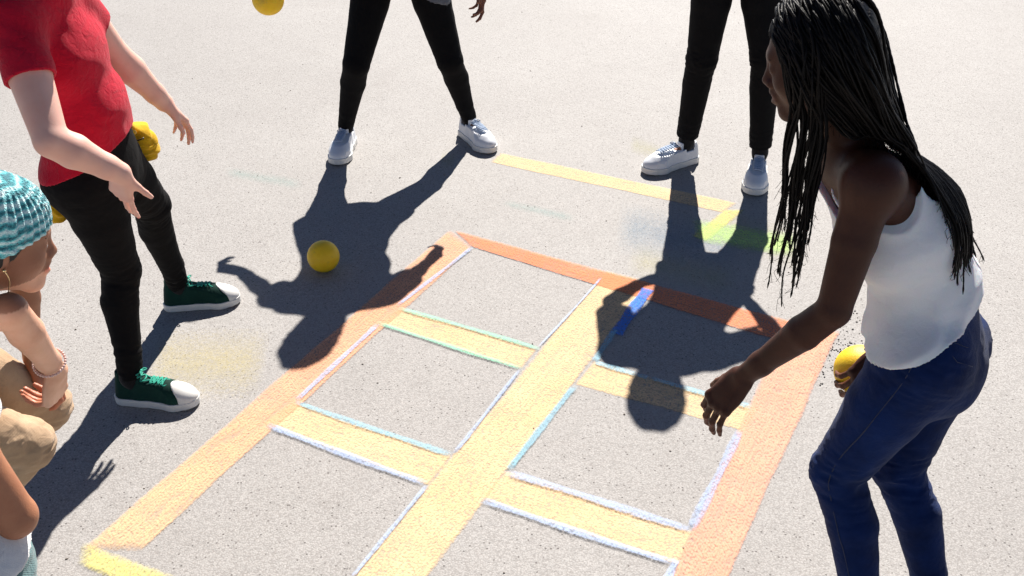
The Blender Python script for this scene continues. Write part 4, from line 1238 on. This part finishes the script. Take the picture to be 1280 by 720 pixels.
# ---- left edge, teal hat
def teal_hat_person():
    J = dict(hipR=V(-1.25, 1.66, .76), hipL=V(-1.27, 1.86, .76), knR=at(34, 556, 1.80), knL=V(-1.14, 2.02, .50),
             anR=V(-1.50, 1.66, .10), anL=V(-1.58, 1.90, .10), shR=V(-1.10, 1.44, 1.07), shL=V(-1.07, 1.76, 1.07),
             elR=at(12, 388, 1.50), wrR=at(70, 464, 1.64), elL=V(-1.08, 1.98, .92), wrL=V(-1.13, 2.0, .66))
    J['toeR'] = nrm(V(1, .2, 0)); J['toeL'] = nrm(V(1, .2, 0))
    J['neck'] = V(-1.02, 1.60, 1.10); J['head'] = at(-4, 300, 1.60); J['head_s'] = .95; J['head_f'] = nrm(V(.80, .52, -.24)); J['head_up'] = nrm(V(.25, .1, .95))
    J['waist'] = V(-1.20, 1.71, .90); J['ribs'] = V(-1.13, 1.64, 1.0)
    J['handR'] = dict(d=nrm(at(68, 520, 1.68) - J['wrR']), n=nrm(V(.9, -.25, .15)), curls=[(30, 45, 30), (36, 48, 30), (42, 50, 30), (48, 50, 30)], spread=0, thumb=(25, 20, 15), sc=.95)
    J['handL'] = dict(d=nrm(V(.5, .1, -.8)), n=nrm(V(.5, .2, .8)), curls=[(34, 44, 30)] * 4, spread=5, sc=.95, thumb=(40, 20, 20))
    root = thing('person', 'person in a teal knitted hat and beige trousers crouching at the left edge', 'person', (-1.3, 1.85, 0))
    def painted_sun(v, col):
        # face stays deeper brown; sunlight on forearm and hand is painted into the colour
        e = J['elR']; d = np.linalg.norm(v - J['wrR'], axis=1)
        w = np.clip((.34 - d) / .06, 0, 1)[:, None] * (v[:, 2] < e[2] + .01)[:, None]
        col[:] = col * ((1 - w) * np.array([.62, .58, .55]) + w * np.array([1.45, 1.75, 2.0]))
    G = human(J, .93, arm=.92, fat=.92)
    body_mesh(G, J, root, MAT['skin_warm'], h=.004, lips=(1, .6, .6), palms=(1.0, .8, .75), nails=(.9, .4, .4), paints=painted_sun); eyes(J, root, .93, MAT['iris_brown'])
    trousers(G, J, root, MAT['trousers_beige'], infl=.012, h=.0045, hem=.86, waist_h=.10, amp=.0042, seed=51)
    # sleeveless patterned top
    pr = pick(G, 'torso', 'shoulders', 'thighL', 'thighR', infl=.010)
    hm = (J['hipR'] + J['hipL']) / 2; cut = hm + J['up'] * .02; nk = J['neck']; nax = nrm(J['head'] - nk)
    def clip(P, D): return np.maximum(-((P - cut) @ J['up']), (P - (nk - nax * .005)) @ nax)
    v, q = Field(pr).mesh(.005, clip=clip, disp=lambda P: -.004 * vnoise(P, 25, 4) - .001)
    o = obj('top', v, q, MAT['print_floral']); under(o, root)
    # hat
    w_, M = J['hw'], J['hM']; c0 = w_(0, 0, 0)
    pr = [ell(w_(-.018, 0, .042), M, (.104, .090, .092), k=.02), ell(w_(-.055, 0, .03), M, (.088, .080, .084), k=.03)]
    def disp(P):
        L = (P - c0) @ M.T; a = np.arctan2(L[:, 1], L[:, 0]); r = np.hypot(L[:, 0], L[:, 1])
        rib = np.sin(a * 34 + .5 * np.sin(L[:, 2] * 60)) * np.clip(r / .05, 0, 1)
        band = np.clip(1 - np.abs(L[:, 2] - .028 + .3 * L[:, 0]) / .003, 0, 1)
        return -.0022 * rib + .002 * band - .002 * vnoise(P, 30, 3) - .004 * (L[:, 2] - .028 + .3 * L[:, 0] < 0)
    def clip(P, D):
        L = (P - c0) @ M.T
        return -(L[:, 2] - .012 - .34 * L[:, 0]) * .94
    v, q = Field(pr).mesh(.003, disp=disp, clip=clip)
    o = obj('knitted_hat', v, q, MAT['knit_teal']); under(o, root)
    hair_cap(J, root, MAT['hair_dark'], thick=.001, h=.004)
    # long earring
    e = w_(.002, -.088, -.036)
    pts = [e + V(.004 * math.sin(i * .5), 0, -.0052 * i + .012) for i in range(10)]
    parts = [tube(pts, .0011, 6)]
    def bead(c, r):
        vs = []; fs = []
        for i in range(7):
            for j in range(10):
                th, ph = math.pi * i / 6, 2 * math.pi * j / 10
                vs.append(V(math.sin(th) * math.cos(ph), math.sin(th) * math.sin(ph), math.cos(th)) * r + c)
        for i in range(6):
            for j in range(10): fs.append((i * 10 + j, (i + 1) * 10 + j, (i + 1) * 10 + (j + 1) % 10, i * 10 + (j + 1) % 10))
        return vs, fs
    parts += [bead(pts[0], .0035), bead(pts[-1], .0045), bead(pts[-1] + V(.002, 0, -.009), .004), bead(pts[-1] + V(-.003, 0, -.016), .003)]
    o = obj('earring', *merge(parts), MAT['gold']); under(o, root)
    # bead bracelet
    ax = nrm(J['wrR'] - J['elR']); c = mix(J['elR'], J['wrR'], .84); u = nrm(np.cross(ax, UP)); vv = np.cross(ax, u)
    o = obj('bracelet', *merge([bead(c + (u * math.cos(t) + vv * math.sin(t)) * .029, .0030) for t in np.linspace(0, 6.28, 34)[:-1]]), MAT['bead_pink']); under(o, root)
    shoe('white', J, 'R', root, .95); shoe('white', J, 'L', root, .95)

# ---- bottom left corner, elbow out
def white_shirt_person():
    X = -.95; Yc = 1.12
    J = dict(hipR=V(X + .115, Yc + .02, .87), hipL=V(X - .085, Yc, .87), knR=V(X + .09, Yc - .02, .47), knL=V(X - .09, Yc - .03, .47),
             anR=V(X + .08, Yc - .02, .09), anL=V(X - .11, Yc - .02, .09), shR=V(X + .155, Yc, 1.20), shL=V(X - .155, Yc, 1.20),
             elR=at(18, 646, 1.15), wrR=V(X + .125, Yc + .10, .93), elL=V(X - .23, Yc, 1.02), wrL=V(X - .2, Yc + .08, .80))
    J['toeR'] = nrm(V(.1, 1, 0)); J['toeL'] = nrm(V(-.15, 1, 0))
    J['neck'] = V(X, Yc, 1.27); J['head'] = V(X + .01, Yc + .05, 1.415); J['head_f'] = nrm(V(.2, .9, -.4))
    J['handR'] = dict(d=nrm(V(-.75, .5, -.3)), n=nrm(V(.2, .2, 1)), spread=4)
    root = thing('person', 'person in a white shirt with one elbow bent, in the bottom left corner', 'person', (X, Yc, 0))
    # faces away from the camera: swap sides so the person's right is towards the middle of the picture
    G = human(J, .95, female=True)
    body_mesh(G, J, root, MAT['skin_tan'], h=.0045); eyes(J, root, .95, MAT['iris_brown'])
    trousers(G, J, root, MAT['denim_teal'], infl=.010, h=.0045, hem=.92, waist_h=.09, amp=.005, seed=61)
    tee(G, J, root, MAT['shirt_white'], infl=.024, h=.005, hem=.03, sleeve=.22, amp=.006, flare=.045, seed=14)
    hair_cap(J, root, MAT['hair_dark'], h=.006, thick=.02, long=.1)
    shoe('white', J, 'R', root, .95); shoe('white', J, 'L', root, .95)

import time as _t
for fn in (red_shirt_person, black_leggings_person, black_jeans_person, braided_person, teal_hat_person, white_shirt_person):
    _s = _t.time(); fn(); print(fn.__name__, round(_t.time() - _s, 1))
# ------------------------------------------------------------------ light and camera
SUN_EL = math.radians(43)
sd = nrm(V(-.2, -1, 0))                      # shadows fall this way
w = bpy.data.worlds.new('World'); SC.world = w; w.use_nodes = True
nt = w.node_tree; bg = nt.nodes['Background']
sky = nt.nodes.new('ShaderNodeTexSky'); sky.sky_type = 'NISHITA'; sky.sun_disc = False
sky.sun_elevation = SUN_EL; sky.sun_rotation = math.atan2(-sd[0], -sd[1]); sky.air_density = .55; sky.dust_density = .3; sky.altitude = 800; sky.ozone_density = 1.0
nt.links.new(sky.outputs[0], bg.inputs[0]); bg.inputs[1].default_value = .05
sun = bpy.data.lights.new('sun', 'SUN'); sun.energy = 5.0; sun.angle = math.radians(.5); sun.color = (1, .955, .89)
so = bpy.data.objects.new('sun', sun); COL.objects.link(so)
ldir = Vector((sd[0] * math.cos(SUN_EL), sd[1] * math.cos(SUN_EL), -math.sin(SUN_EL)))
so.rotation_euler = ldir.to_track_quat('-Z', 'Y').to_euler(); so.location = (2, 8, 8)
cam = bpy.data.cameras.new('camera'); co = bpy.data.objects.new('camera', cam); COL.objects.link(co)
co.location = (0, 0, H_CAM); co.rotation_euler = (math.pi / 2 - PITCH, 0, 0)
cam.sensor_width = 36; cam.lens = FPX / 1280 * 36; cam.clip_end = 2000; cam.clip_start = .02
SC.camera = co
SC.view_settings.view_transform = 'Standard'; SC.view_settings.look = 'None'; SC.view_settings.gamma = 1
SC.view_settings.exposure = EXPOSURE
SC.render.film_transparent = False
SC.cycles.use_denoising = True
SC.cycles.max_bounces = 6; SC.cycles.transparent_max_bounces = 12
